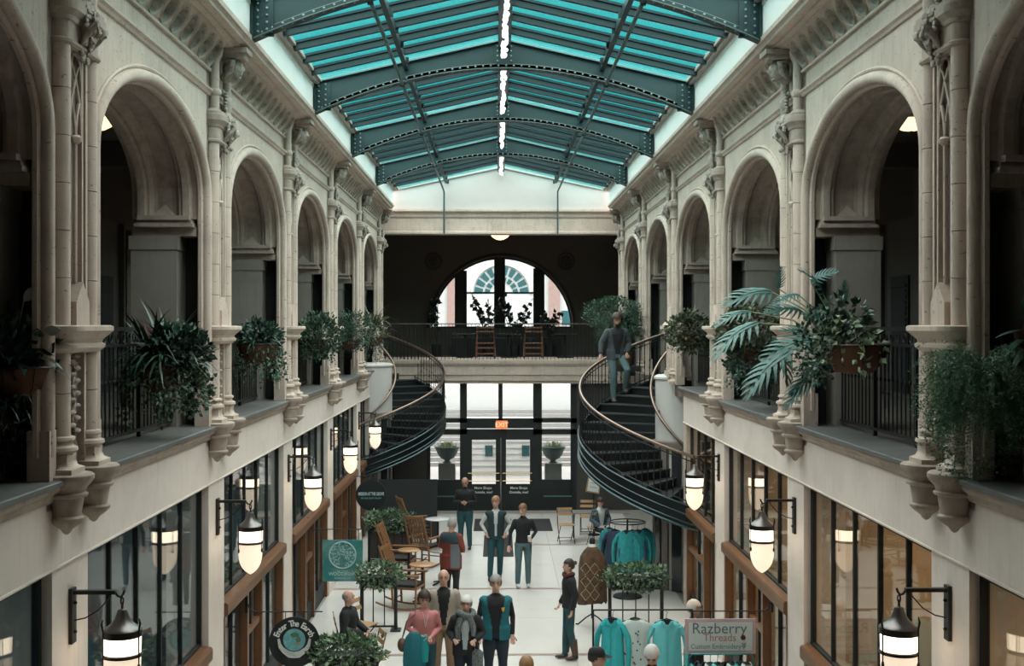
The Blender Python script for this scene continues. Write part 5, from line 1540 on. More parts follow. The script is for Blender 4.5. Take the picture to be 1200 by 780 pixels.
# square teal sign
Y = 21.6; c = at(401.5, 656.5, Y); w_ = 23.5*Y/F
o = empty('square_shop_sign', c, 0, 'square teal hanging sign with a white leafy tree emblem', 'sign')
MB().box(-w_, w_, -.012, .012, -w_*1.03, w_*1.03).build('sign_board', mat('teal_sign', (.03, .20, .20), .5, var=1, vscale=2.5, c2=(.20, .40, .38)), o)
rr_ = w_*.66; q = random.Random(4)
MB().tube([(rr_*math.cos(2*PI*i/36), -.014, w_*.28+rr_*math.sin(2*PI*i/36)) for i in range(36)], .012, 6, closed=True).build('ring', TEXTT, o)
mb = MB()
for i in range(150):
    a = q.uniform(0, 2*PI); f = math.sqrt(q.random())*rr_*.95
    if abs(f*math.cos(a)) < .05 and f*math.sin(a) < 0: continue
    p = Vector((f*math.cos(a), -.0145, w_*.28+f*math.sin(a))); d = Vector((q.uniform(-1, 1), 0, q.uniform(-.3, 1))).normalized()
    sdv = Vector((-d.z, 0, d.x))*.010; mb.add([p-d*.02, p+sdv, p+d*.03, p-sdv], [(0, 1, 2, 3)])
mb.build('painted_leaves', TEXTT, o)['kind'] = 'stuff'
for s in (-1, 1):
    MB().bar((0, -.016, w_*.28-rr_*.9), (s*rr_*.55, -.016, w_*.28+rr_*.5), .022, .001).build('painted_branch', mat('deep_teal_paint', (.02, .13, .15), .6), o)
link('lettering', text_mesh('ARTISAN', .05, TEXTT, .001), o, (0, -.014, -w_*.52))
link('lettering', text_mesh('WOODROW', .085, TEXTT, .001, xs=1.0, bold=.001), o, (0, -.014, -w_*.66))
link('lettering', text_mesh('ASHEVILLE, NC', .045, TEXTT, .001), o, (0, -.014, -w_*.88))
sign_arm(o, -1, -3.4-c.x, w_*1.03+.19, at(424, 620, Y).x-c.x, [(-w_*.8, w_), (w_*.8, w_)])
# two round black signs
LC = [mat('sign_bar_%d' % i, x, .5) for i, x in enumerate(((.6, .72, .72), (.25, .6, .62), (.65, .5, .48), (.6, .7, .7)))]
for (px, py, Y, rad, lb) in ((435, 580, 28.0, 18, 'large round black sign with small pale lettering, by the fourth lantern'), (458, 531, 32.0, 15.5, 'round black sign with pale lettering in the shade under the left stair')):
    c = at(px, py, Y); r_ = rad*Y/F
    o = empty('round_shop_sign', c, 0, lb, 'sign', 'round black signs on the left')
    MB().lathe([(r_, -.012), (r_, .012)], 48, axis=M90).build('sign_board', BLACKM, o)
    link('lettering', text_mesh('MISSION AT THE GROVE', .105, LC[0], .001, xs=.52*r_/.36, bold=.003), o, (0, -.014, .03))
    link('lettering', text_mesh('ART AND CRAFT GALLERY', .05, LC[1], .001, xs=.8), o, (-.0, -.014, -.07))
    xw = -3.4-c.x
    MB().tube([(xw, 0, r_+.08), (.05, 0, r_+.08)], .009, 6).build('bracket_rod', BLACK, o); MB().cyl((0, 0, r_*.95), (0, 0, r_+.08), .006, n=5).build('dropper', BLACK, o)
    MB().obox((xw, 0, r_+.08), (.03, .06, .2)).build('bracket_plate', BLACK, o)
# white rectangular sign
Y = 15.8; c = at(844, 745, Y); hw = 41.5*Y/F; hh = 20.5*Y/F
o = empty('rectangular_shop_sign', c, 0, 'white sign with mauve border reading Razberry Threads Custom Embroidery', 'sign')
MB().box(-hw, hw, -.012, .012, -hh, hh).build('sign_board', mat('mauve_border', (.50, .40, .45), .5), o)
MB().box(-hw+.035, hw-.035, -.015, -.012, -hh+.035, hh-.035).build('red_line', mat('red_line', (.45, .2, .2), .5), o)
MB().box(-hw+.042, hw-.042, -.018, -.015, -hh+.042, hh-.042).build('white_field', mat('sign_field', (.62, .68, .66), .5, var=.2, vscale=30), o)
DT = mat('slate_lettering', (.12, .17, .19), .5); RT = mat('faded_red_lettering', (.42, .16, .13), .5)
link('lettering', text_mesh('Razberry', .205, DT, .001, xs=.98), o, (-.015, -.02, hh*.44))
link('lettering', text_mesh('Threads', .14, RT, .001, xs=.95), o, (-.01, -.02, -hh*.08))
link('lettering', text_mesh('Custom Embroidery', .088, DT, .001, xs=.92), o, (-.06, -.02, -hh*.58))
mb = MB()
for i in range(7):
    a = 2*PI*i/6; f = 0 if i == 6 else .02
    mb.lathe([(.017, -.004), (.017, .004)], 12, (hw*.64+f*math.cos(a), -.021, -hh*.06+f*math.sin(a)), axis=M90)
mb.build('berry_emblem', RT, o)
mb = MB()
mb.bar((hw*.66, -.02, -hh*.75), (hw*.66, -.02, -hh*.3), .008, .002)
for s in (-1, 1):
    for z in (-.62, -.48): mb.prism([(hw*.66, hh*z-.02), (hw*.66+s*.035, hh*z+.03), (hw*.66+s*.008, hh*z+.015)], lambda u, v, a: (u, a, v), -.022, -.019)
mb.build('leaf_emblem', DT, o)
sign_arm(o, 1, 3.65-c.x, hh+.10, at(808, 716, Y).x-c.x, [(-.13, hh), (.13, hh)])
# tilted framed menu
c = at(696, 566, 31.0)
o = empty('framed_menu', (c.x, c.y, 0), 0, 'tilted wood-framed menu sheet on a stand at the foot of the right stair', 'menu')
MB().obox((0, 0, c.z), (.36, .03, .50), (0, R(10), 0)).build('frame', WOODS, o)
MB().obox((0, -.018, c.z), (.29, .01, .43), (0, R(10), 0)).build('sheet', mat('paper', (.7, .72, .7), .6), o)
for z in (.1, 0, -.1): MB().obox((0+z*.17, -.025, c.z+z), (.2, .002, .012), (0, R(10), 0)).build('text_line', mat('grey_print', (.2, .2, .2), .6), o)
MB().cyl((0, .02, 0), (0, .02, c.z), .015, n=8).build('stand', BLACK, o); MB().lathe([(.16, 0), (.15, .02), (.02, .03)], 16, (0, .02, 0)).build('base', BLACK, o)

# ------------------------------------------------------------------ clothes on display
def shirt(root_name, loc, m, label, w=.42, h=.72, sleeves=True, collar=True, rz=0, cat='shirt', group=None, pat=None, hanger_up=.10):
    """garment on a hanger, local origin at the hanger hook"""
    r = empty(root_name, loc, rz, label, cat, group)
    MB().tube([(-w*.40, 0, -.16), (0, 0, -.10), (w*.40, 0, -.16)], .008, 6).build('hanger', BLACKM, r)
    MB().tube([(0, 0, -.10), (0, 0, -.04), (.02, 0, -.015), (.0, 0, .0), (-.015, 0, -.012)], .004, 5).build('hook', BLACKM, r)
    rings = []
    for z, hw_, hd in ((-.115, .07, .05), (-.13, .12, .06), (-.19, w/2, .065), (-.30, w/2-.02, .10), (-.5, w/2-.01, .10), (-.19-h, w/2+.02, .09)):
        rings.append([(hw_*math.cos(2*PI*i/24)*(1+.05*math.sin(5*i)*(1 if z < -.25 else 0)), hd*math.sin(2*PI*i/24)*(1+.12*math.sin(4*i+z*9)), z-(.02 if (z > -.14 and math.sin(2*PI*i/24) < 0) else 0)) for i in range(24)])
    MB().loft(rings[::-1], cap=False).build('body', m, r)
    if sleeves:
        for s in (-1, 1):
            MB().tube([(s*(w/2-.03), 0, -.21), (s*(w/2+.05), -.0, -.36), (s*(w/2+.07), -.01, -.55), (s*(w/2+.06), -.01, -.74)], [.06, .058, .05, .042], 10, flat=.7).build('sleeve', m, r)
    if collar:
        for s in (-1, 1):
            MB().prism([(s*.01, -.19), (s*.075, -.115), (s*.09, -.15), (s*.06, -.20)], lambda u, v, a: (u, a, v), -.085, -.065).build('collar_leaf', m, r)
        MB().prism([(-.055, -.10), (.055, -.10), (.0, -.20)], lambda u, v, a: (u, a, v), -.068, -.064).build('neck_opening', BLACKM, r)
        MB().bar((0, -.101, -.2), (0, -.101, -.18-h), .02, .004).build('placket', m, r)
    if pat:
        mb = MB(); q = random.Random(9)
        for i in range(34):
            x = q.uniform(-w/2+.04, w/2-.04); z = q.uniform(-.15-h, -.24); yy = -.105*math.sqrt(max(.1, 1-(x/(w/2))**2))
            mb.ell((x, yy, z), (.012, .004, .014), 6, 4)
        mb.build('dots', pat, r)['kind'] = 'stuff'
    return r
CYAN = mat('cyan_cloth', (.03, .42, .46), .7, var=.3, vscale=9); AQUA = mat('pale_aqua_cloth', (.14, .55, .58), .7, var=.2); DOTC = mat('pale_dotted_cloth', (.52, .62, .60), .7); DOT = mat('dark_teal_dot', (.02, .10, .12), .7)
TEALJ = mat('teal_jacket_cloth', (.02, .30, .32), .6, var=.6, vscale=12, c2=(.01, .12, .14)); NAVYJ = mat('navy_jacket_cloth', (.015, .03, .06), .7); PURJ = mat('violet_cloth', (.06, .04, .13), .7)
rk = empty('garment_rack', (1.95, 16.45, 0), 0, 'black rail on feet from which the cyan and dotted shirts hang', 'rack')
zt_ = at(740, 716, 16.45).z+.02
MB().cyl((-.62, 0, zt_), (.75, 0, zt_), .012, n=8).build('rail', BLACK, rk)
for x in (-.62, .75):
    MB().cyl((x, 0, 0), (x, 0, zt_), .014, n=8).build('upright', BLACK, rk); MB().box(x-.02, x+.02, -.25, .25, 0, .03).build('foot', BLACK, rk)
G = 'shirts on the garment rack'
shirt('hanging_shirt', (at(718, 716, 16.45).x, 16.45, zt_), CYAN, 'saturated cyan shirt, leftmost on the rack, turned aside', w=.34, h=.85, group=G, rz=R(-25))
shirt('hanging_shirt', (at(744, 716, 16.45).x, 16.45, zt_), DOTC, 'pale sleeveless top with dark teal dots on the rack', w=.42, h=.85, sleeves=False, collar=False, group=G, pat=DOT)
shirt('hanging_shirt', (at(781, 716, 16.45).x, 16.45, zt_-.02), AQUA, 'light aqua collared shirt, rightmost on the rack', w=.42, h=.85, group=G)
rk = empty('round_garment_rack', (2.62, 23.9, 0), 0, 'round clothes rack full of teal jackets beside the draped mannequin', 'rack')
MB().tube([(.36*math.cos(2*PI*i/20), .36*math.sin(2*PI*i/20), 1.50) for i in range(20)], .012, 6, closed=True).build('ring_rail', BLACK, rk)
MB().cyl((0, 0, 0), (0, 0, 1.55), .018, n=8).build('pole', BLACK, rk)
MB().cyl((-.36, 0, 1.5), (.36, 0, 1.5), .01, n=6).build('spoke', BLACK, rk); MB().lathe([(.3, 0), (.28, .03), (.03, .05)], 18).build('base', BLACK, rk)
G = 'jackets on the round rack'
for i, (a, m, lb) in enumerate(((-100, TEALJ, 'bright teal jacket on the left front of the round rack'), (-62, TEALJ, 'bright teal jacket on the right front of the round rack'), (-140, NAVYJ, 'navy jacket on the left side of the round rack'),
                                (-25, TEALJ, 'teal jacket on the right side of the round rack'), (-175, TEALJ, 'teal jacket at the far left of the round rack'), (-80, PURJ, 'violet garment between the teal jackets'))):
    rr_ = .36 if i < 5 else .33
    shirt('hanging_jacket', (2.62+rr_*math.cos(R(a)), 23.9+rr_*math.sin(R(a)), 1.50), m, lb, w=.38, h=.75, group=G, collar=(i in (0, 1)), rz=R(a+90)*.6, cat='jacket')
# draped mannequin on a tripod
c = at(694, 735, 21.5)
o = empty('dress_form', (c.x, 21.5, 0), 0, 'headless dress form in a brown patterned shawl on a black tripod', 'mannequin')
SH = mat('brown_shawl', (.11, .058, .028), .85, var=.9, vscale=9, c2=(.02, .016, .014), bump=.3)
rings = []
for z, hw_, hd in ((.45, .27, .16), (.6, .265, .17), (.85, .25, .18), (1.1, .25, .18), (1.27, .22, .16), (1.38, .15, .12), (1.45, .08, .08)):
    rings.append([(hw_*math.cos(2*PI*i/28)*(1+.06*math.sin(7*i)*(z < 1.3)), hd*math.sin(2*PI*i/28)*(1+.1*math.sin(5*i)*(z < 1.3)), z-.05*math.sin(3*i)*(z < .5)) for i in range(28)])
MB().loft(rings).build('shawl', SH, o)
LN = mat('shawl_line', (.42, .36, .27), .8); mb = MB()
for zc in (.62, .85, 1.08):
    for sx in (-.13, .03):
        for k in range(4):
            a, b = k*PI/2, (k+1)*PI/2
            p = lambda t: (sx+.085*math.cos(t), -.185*math.sqrt(max(.15, 1-((sx+.085*math.cos(t))/.27)**2)), zc+.105*math.sin(t))
            mb.bar(p(a), p(b), .012, .006)
mb.build('diamond_pattern', LN, o)['kind'] = 'stuff'
MB().lathe([(.06, 1.44), (.05, 1.52), (.055, 1.56), (.04, 1.60), (.0, 1.61)], 16).build('neck_block', BLACKM, o)
MB().lathe([(.085, 1.43), (.06, 1.50), (.055, 1.50)], 16, cap=False).build('white_collar', mat('white_cloth', (.6, .62, .62), .7), o)
MB().cyl((0, 0, .16), (0, 0, .5), .02, n=8).build('pole', BLACKM, o)
for i in range(3):
    a = R(-90+120*i); MB().tube([(0, 0, .24), (.12*math.cos(a), .12*math.sin(a), .16), (.28*math.cos(a), .28*math.sin(a), .02), (.33*math.cos(a), .33*math.sin(a), .02)], .014, 6).build('leg', BLACKM, o)
# basket of folded clothes under the white sign
o = empty('clothes_rail', (at(845, 775, 15.4).x, 15.4, 0), 0, 'rail of teal and white clothes just under the white sign', 'rack')
zz = at(845, 766, 15.4).z
MB().tube([(-.42, 0, 0), (-.42, 0, zz-.06), (-.38, 0, zz), (.38, 0, zz), (.42, 0, zz-.06), (.42, 0, 0)], .012, 8).build('frame', mat('teal_frame', (.03, .22, .22), .4, .3), o)
for x in (-.42, .42): MB().box(x-.02, x+.02, -.2, .2, 0, .025).build('foot', BLACK, o)
cl = [TEALJ, NAVYJ, DOTC, AQUA, BLACKM, DOTC, TEALJ, DOTC]
for i in range(8):
    x = -.33+.095*i
    shirt('hanging_garment', (o.location.x+x, 15.4, zz), cl[i], ['teal jacket at the left end', 'navy top second from the left', 'pale top third from the left', 'aqua top fourth from the left', 'black top in the middle', 'pale top right of the black one', 'teal top second from the right', 'pale top at the right end'][i]+' of the rail under the white sign', w=.3, h=.6, collar=False, cat='garment', group='garments on the rail under the white sign', rz=R(55))

# display pieces in the shop windows
DM = mat('display_mannequin', (.35, .32, .28), .5)
for (s, d, y, m, lb) in ((1, .9, 15.7, AQUA, 'dressed bust in the right shop window behind the white sign'), (1, 1.0, 17.8, TEALJ, 'dressed bust in the right shop window by the second lantern'), (1, .9, 21.6, CYAN, 'dressed bust in the farthest right shop window'),
                         (-1, .9, 16.8, GOODS[1], 'pale display bust in the second left shop window'), (1, 1.1, 12.2, GOODS[2], 'brown display bust in the nearest right shop window')):
    o = empty('display_bust', (XD(s, d), y, 0), s*R(60), lb, 'mannequin', 'display busts in the shop windows')
    rings = []
    for z, hw_, hd in ((.75, .17, .12), (.95, .13, .10), (1.2, .18, .12), (1.36, .19, .11), (1.42, .08, .07), (1.5, .05, .05)):
        rings.append([(hw_*math.cos(2*PI*i/18), hd*math.sin(2*PI*i/18), z) for i in range(18)])
    MB().loft(rings).build('clothed_torso', m, o)
    MB().cyl((0, 0, .03), (0, 0, .76), .02, n=8).build('pole', BLACK, o); MB().lathe([(.18, 0), (.17, .03), (.02, .05)], 16).build('base', BLACK, o)
for s, nm in SIDES:
    for k in range(0, 4):
        y = YK(k)+2.5
        o = empty('shop_shelf', (XD(s, 3.35), y, 0), 0, '%s shop shelf unit seen through the %s window on the %s' % (('oak' if s > 0 else 'grey'), ['partly cut nearest', 'first full', 'second full', 'third full'][k], nm), 'shelf', 'shelf units inside the shops')
        m = WOODL if s > 0 else mat('grey_shelf', (.2, .22, .22), .6)
        for yy in (-1.2, 1.2): MB().box(-.18, .18, yy-.02, yy+.02, 0, 3.2).build('side_panel', m, o)
        for i in range(7): MB().box(-.18, .18, -1.2, 1.2, .15+.48*i, .18+.48*i).build('shelf_board', m, o)
        q = random.Random(k*7+s)
        for i in range(6):
            mb = MB(); y_ = -1.1
            while y_ < 1.0:
                w_ = q.uniform(.08, .22); h_ = q.uniform(.12, .34); z0 = .18+.48*i
                mb.box(-.12, .1, y_, y_+w_, z0, z0+h_); y_ += w_+q.uniform(.02, .15)
            mb.build('shelf_goods', GOODS[(i+k) % 4], o)['kind'] = 'stuff'
# ------------------------------------------------------------------ people
SKIN = mat('skin', (.56, .33, .25), .55); SKIN_D = mat('tanned_skin', (.42, .24, .17), .55)
EYE = mat('eye_dark', (.03, .02, .02), .4); LIP = mat('lips', (.38, .16, .14), .5)
def cloth(name, c, **k): return mat('cloth_'+name, c, .85, bump=.15, bscale=30, **k)

def remesh(mb, voxel=.014, smooth=3):
    me = mb.mesh('tmp', SKIN); ob = bpy.data.objects.new('tmp', me); col.objects.link(ob)
    b = bmesh.new(); b.from_mesh(me); bmesh.ops.recalc_face_normals(b, faces=b.faces); b.to_mesh(me); b.free()
    m = ob.modifiers.new('r', 'REMESH'); m.mode = 'VOXEL'; m.voxel_size = voxel
    m2 = ob.modifiers.new('s', 'SMOOTH'); m2.factor = .6; m2.iterations = smooth
    dg = bpy.context.evaluated_depsgraph_get(); dg.update()
    out = bpy.data.meshes.new_from_object(ob.evaluated_get(dg))
    bpy.data.objects.remove(ob); bpy.data.meshes.remove(me)
    out.polygons.foreach_set('use_smooth', [True]*len(out.polygons))
    return out

def V(*a): return Vector(a)
def person(loc, rz, h, label, top, legs, shoes, hair, hairm, skin=SKIN, arms=None, legp=None, turn=0, nod=0, tilt=0, lean=0, sleeve=None,
           jacket=None, jopen=.07, jlen=.86, vest=False, build=1.0, seated=False, beard=False, glasses=False, cap=None, group=None, bend=0, name='person'):
    root = empty(name, loc, rz, label, 'person', group)
    S = h/1.75
    # joint positions, facing -y
    J = dict(sL=V(.163, 0, 1.365), sR=V(-.163, 0, 1.365), hL=V(.09, 0, .92), hR=V(-.09, 0, .92))
    arms = arms or {}; legp = legp or {}
    J['eL'], J['wL'] = arms.get('L', (V(.24, .03, 1.13), V(.24, -.05, .88)))
    J['eR'], J['wR'] = arms.get('R', (V(-.24, .03, 1.13), V(-.24, -.05, .88)))
    J['kL'], J['aL'] = legp.get('L', (V(.10, -.02, .50), V(.11, .02, .09)))
    J['kR'], J['aR'] = legp.get('R', (V(-.10, -.02, .50), V(-.11, .02, .09)))
    zb_ = .92
    def up(p):    # bend the upper body forward about the hips
        if not bend or p.z < zb_: return p
        M = Matrix.Rotation(bend, 3, 'X'); return V(0, 0, zb_)+M@(p-V(0, 0, zb_))
    hc = V(0, -.014, 1.602)
    HM_ = Matrix.Rotation(turn, 3, 'Z') @ Matrix.Rotation(tilt, 3, 'Y') @ Matrix.Rotation(nod, 3, 'X')
    def hp(v): return up(V(0, .0, 1.53)+HM_@(Vector(v)-V(0, 0, 1.53)))
    B = build
    def torso(mb, grow=0, z0=.84, z1=1.56, neck=True):
        T = [(.84, .155*B, .105*B), (.92, .165*B, .112*B), (1.0, .155*B, .108*B), (1.10, .146*B, .103*B), (1.22, .158*B, .112*B), (1.32, .170*B, .113*B), (1.37, .165*B, .098*B), (1.405, .125*B, .08*B), (1.425, .09, .068)]
        if neck: T += [(1.45, .062, .06), (1.49, .050, .054), (1.56, .050, .055)]
        rings = []
        for z, rx_, ry in T:
            if z < z0-.01 or z > z1: continue
            rings.append([up(V((rx_+grow)*math.cos(2*PI*i/18), (ry+grow)*math.sin(2*PI*i/18)-.0, z)) for i in range(18)])
        mb.loft(rings)
    def arm(mb, k, grow=0, end=1.0):
        s_, e, w_ = (J['s'+k], J['e'+k], J['w'+k])
        e2 = e; w2 = e+(w_-e)*end
        pts = [up(s_+V(0, 0, .01)), up(s_*.5+e2*.5), up(e2), up(e2*.5+w2*.5), up(w2)]
        mb.tube(pts, [.060*B+grow, .050*B+grow, .042+grow, .036+grow, .029+grow], 12)
        mb.ell(up(s_), (.056*B+grow, .056*B+grow, .052*B+grow), 10, 8)
    def leg(mb, k, grow=0):
        h_, kn, an = J['h'+k], J['k'+k], J['a'+k]
        mb.tube([h_, h_*.55+kn*.45, kn, kn*.6+an*.4, an], [.094*B+grow, .086*B+grow, .067+grow, .064+grow, .052+grow], 12)
    mb = MB(); torso(mb)
    mb.ell(V(0, .0, .92), (.165*B, .115*B, .11), 14, 10)
    for k in 'LR': arm(mb, k); leg(mb, k)
    for k in 'LR':
        an = J['a'+k]; kn = J['k'+k]; fd = V(0, -1, 0)
        mb.ell(an+V(0, -.065, -.048), (.044, .125, .038), 12, 8); mb.ell(an+V(0, .01, -.035), (.04, .05, .045), 10, 8)
    # head: skull, jaw, nose, brow, ears
    mb.ell(hp(hc+V(0, .012, .02)), (.079, .096, .10), 16, 12, rot=HM_); mb.ell(hp(hc+V(0, -.022, -.045)), (.056, .066, .068), 14, 10, rot=HM_)
    mb.ell(hp(hc+V(0, -.06, -.092)), (.026, .022, .018), 8, 6, rot=HM_)
    mb.tube([hp(hc+V(0, -.078, .015)), hp(hc+V(0, -.104, -.022)), hp(hc+V(0, -.088, -.034))], [.010, .016, .012], 8)
    for s in (-1, 1): mb.ell(hp(hc+V(s*.076, .01, -.012)), (.010, .020, .031), 8, 6, rot=HM_)
    me = remesh(mb, .0135, 2)
    for p in me.vertices: pass
    mats_ = [skin, top, legs, shoes, sleeve or top]
    me.materials.clear()
    for m in mats_: me.materials.append(m)
    # colour regions by nearest limb
    segs = []
    for k in 'LR':
        segs += [(up(J['s'+k]), up(J['e'+k]), .05, 4), (up(J['e'+k]), up(J['w'+k]), .035, 4), (J['h'+k]+V(0, 0, -.02), J['k'+k], .07, 2), (J['k'+k], J['a'+k]+V(0, 0, .02), .05, 2),
                 (J['a'+k]+V(0, .02, -.06), J['a'+k]+V(0, -.16, -.06), .035, 3)]
    segs += [(up(V(0, 0, .97)), up(V(0, 0, 1.36)), .145, 1), (V(0, 0, .84), V(0, 0, .90), .14, 2), (hp(V(0, 0, 1.45)), hp(V(0, 0, 1.68)), .075, 0)]
    idx = []
    for f in me.polygons:
        c = f.center; best = 9; bi = 0
        for a, b, r, m in segs:
            ab = b-a; t = max(0, min(1, (c-a).dot(ab)/ab.length_squared)); d = (c-a-ab*t).length-r
            if d < best: best = d; bi = m
        idx.append(bi)
    me.polygons.foreach_set('material_index', idx)
    me.transform(Matrix.Scale(S, 4)); me.name = 'body'
    # hands: palm, four fingers, thumb joined to the body mesh
    hb = MB()
    for k, s in (('L', 1), ('R', -1)):
        w_ = up(J['w'+k]); e = up(J['e'+k]); d = (w_-e).normalized()
        sdv = d.cross(V(0, -1, .25)); sdv = sdv.normalized() if sdv.length > .05 else V(1, 0, 0)
        n_ = sdv.cross(d).normalized()
        M = Matrix((sdv, n_, d)).transposed()
        hb.ell(w_+d*.045, (.036, .017, .05), 10, 8, rot=M); hb.ell(w_+d*.0, (.027, .024, .035), 10, 6, rot=M)
        for i, L_ in enumerate((.058, .066, .062, .048)):
            b0 = w_+d*.075+sdv*(-.027+.018*i); curl = n_*.012*(1+i*.3)
            hb.tube([b0, b0+d*L_*.5+curl*.5, b0+d*L_*.85+curl*1.8], [.0095, .0085, .0065], 6)
        ts = 1 if k == 'L' else -1
        b0 = w_+d*.03-sdv*.03; hb.tube([b0, b0-sdv*.022+d*.025, b0-sdv*.026+d*.055], [.012, .010, .008], 6)
    # facial details
    fb = MB()
    for s in (-1, 1):
        fb.ell(hp(hc+V(s*.030, -.079, .012)), (.013, .006, .006), 8, 6, 0, HM_); fb.ell(hp(hc+V(s*.031, -.083, .030)), (.018, .005, .004), 8, 5, 0, HM_)
    fb.ell(hp(hc+V(0, -.083, -.062)), (.022, .007, .005), 8, 5, 1, HM_)
    if glasses:
        for s in (-1, 1):
            fb.tube([hp(hc+V(s*.031+.023*math.cos(2*PI*i/10), -.093, .010+.018*math.sin(2*PI*i/10))) for i in range(10)], .0017, 4, closed=True)
            fb.tube([hp(hc+V(s*.053, -.09, .014)), hp(hc+V(s*.078, 0, .012))], .0025, 4)
    nb = len(me.materials); me.materials.append(EYE); me.materials.append(LIP)
    bm_ = bmesh.new(); bm_.from_mesh(me)
    for src, mi in ((hb, {0: 0}), (fb, {0: nb, 1: nb+1})):
        vs = [bm_.verts.new(Vector(v)*S) for v in src.v]
        for f, m in zip(src.f, src.m):
            try: nf = bm_.faces.new([vs[i] for i in f]); nf.material_index = mi[m]; nf.smooth = True
            except ValueError: pass
    bm_.to_mesh(me); bm_.free()
    link('body', me, root)
    # hair
    if hair:
        hb = MB(); n_, k_ = 20, 14; vs = []; keep = []
        q = random.Random(int(loc[0]*100))
        for i in range(k_+1):
            t = PI*i/k_
            for j in range(n_):
                a = 2*PI*j/n_; d = V(math.sin(t)*math.cos(a), math.sin(t)*math.sin(a), math.cos(t))
                b_ = {'short': 1.13, 'bald': 1.06, 'full': 1.2, 'long': 1.18, 'bun': 1.08, 'curly': 1.32}[hair]
                r_ = b_+(.10 if hair in ('curly', 'full') else .03)*noise.noise(d*5+V(loc[0], 0, 0))+.05*noise.noise(d*13+V(loc[0], 3, 0))
                vs.append(hc+V(0, .014, .022)+V(d.x*.080*r_, d.y*.096*r_, d.z*.102*r_))
        fs = []
        for i in range(k_):
            for j in range(n_):
                f = (i*n_+j, i*n_+(j+1) % n_, (i+1)*n_+(j+1) % n_, (i+1)*n_+j)
                c = sum((vs[x] for x in f), V(0, 0, 0))/4-hc
                low = {'short': -.035, 'bald': -.02, 'full': -.055, 'long': -.12, 'bun': -.04, 'curly': -.07}[hair]
                front = c.y < -.030; side_ = c.y < .02
                fr = {'short': .05, 'bald': .5, 'full': .05, 'long': .055, 'bun': .052, 'curly': .04}[hair]
                if front and c.z < fr: continue
                if side_ and not front and c.z < (.0 if hair in ('short', 'bald', 'bun') else -.06): continue
                if hair == 'bald' and c.z > .055: continue
                if c.z < low: continue
                fs.append(f)
        hb.add([hp(v) for v in vs], fs, 0, True)
        if hair == 'long':
            hb.loft([[hp(hc+V(.085*math.cos(PI*i/9), .02+.07*math.sin(PI*i/9), z)) for i in range(10)] for z in (.0, -.08, -.16, -.22)], cap=False, closed=False)
        if hair == 'bun': hb.ell(hp(hc+V(0, .12, .05)), (.035, .035, .035), 10, 8)
        hb.xf(lambda v: v*S)
        hb.build('hair', hairm, root)
    if beard:
        bb = MB(); bb.ell(hp(hc+V(0, -.045, -.075)), (.052, .046, .036), 12, 8, rot=HM_); bb.xf(lambda v: v*S); bb.build('beard', hairm, root)
    if cap:
        cb = MB(); cb.lathe([(.088, 0), (.09, .03), (.078, .075), (.045, .10), (.0, .108)], 18, cap=False)
        cb.add([(x, -.075+y, -.002+z) for x, y, z in ((-.07, 0, .012), (-.06, -.07, 0), (0, -.095, -.003), (.06, -.07, 0), (.07, 0, .012))], [(0, 1, 2, 3, 4)])
        cb.xf(lambda v: hp(hc+V(0, .012, .028)+V(v.x, v.y*1.15, v.z))*S); cb.build('cap', cap, root)
    # jacket or vest shell
    if jacket:
        jb = MB(); torso(jb, .022, z1=1.45, neck=False)
        if jlen < .84:
            rings = [[V((.165*B+.03)*math.cos(2*PI*i/18), (.112*B+.03)*math.sin(2*PI*i/18), z) for i in range(18)] for z in (jlen, .9, 1.0)]
            jb.loft(rings)
        for k in 'LR':
            if not vest: arm(jb, k, .017, .93)
            else: jb.ell(up(J['s'+k]), (.068*B, .07*B, .066), 10, 8)
        jb.tube([up(V(.078*math.cos(2*PI*i/16), .07*math.sin(2*PI*i/16)+.01, 1.43-.03*(math.sin(2*PI*i/16) < 0))) for i in range(16)], .018, 6, closed=True)
        jm_ = remesh(jb, .015, 2)
        bm_ = bmesh.new(); bm_.from_mesh(jm_); dl = []
        for f in bm_.faces:
            c = f.calc_center_median()
            if bend: c = V(0, 0, zb_)+Matrix.Rotation(-bend, 3, 'X')@(c-V(0, 0, zb_))
            op = jopen*(.5+.9*max(0, (c.z-1.0)/.45)) if jopen else 0
            if (c.y < -.02 and abs(c.x) < op and c.z > jlen-.1) : dl.append(f)
            elif c.z < jlen+.012 and abs(c.x) < .19 and abs(c.y) < .2 and f.normal.z < -.6: dl.append(f)
            elif jlen >= .84 and c.z < jlen and abs(c.x) < .17: dl.append(f)
            elif c.z > 1.435 and math.hypot(c.x, c.y) < .075: dl.append(f)
        bmesh.ops.delete(bm_, geom=dl, context='FACES'); bm_.to_mesh(jm_); bm_.free()
        jm_.transform(Matrix.Scale(S, 4)); jm_.materials.clear(); jm_.materials.append(jacket); jm_.name = 'garment'
        link('vest' if vest else 'jacket', jm_, root)
    return root, up, hp, J, S

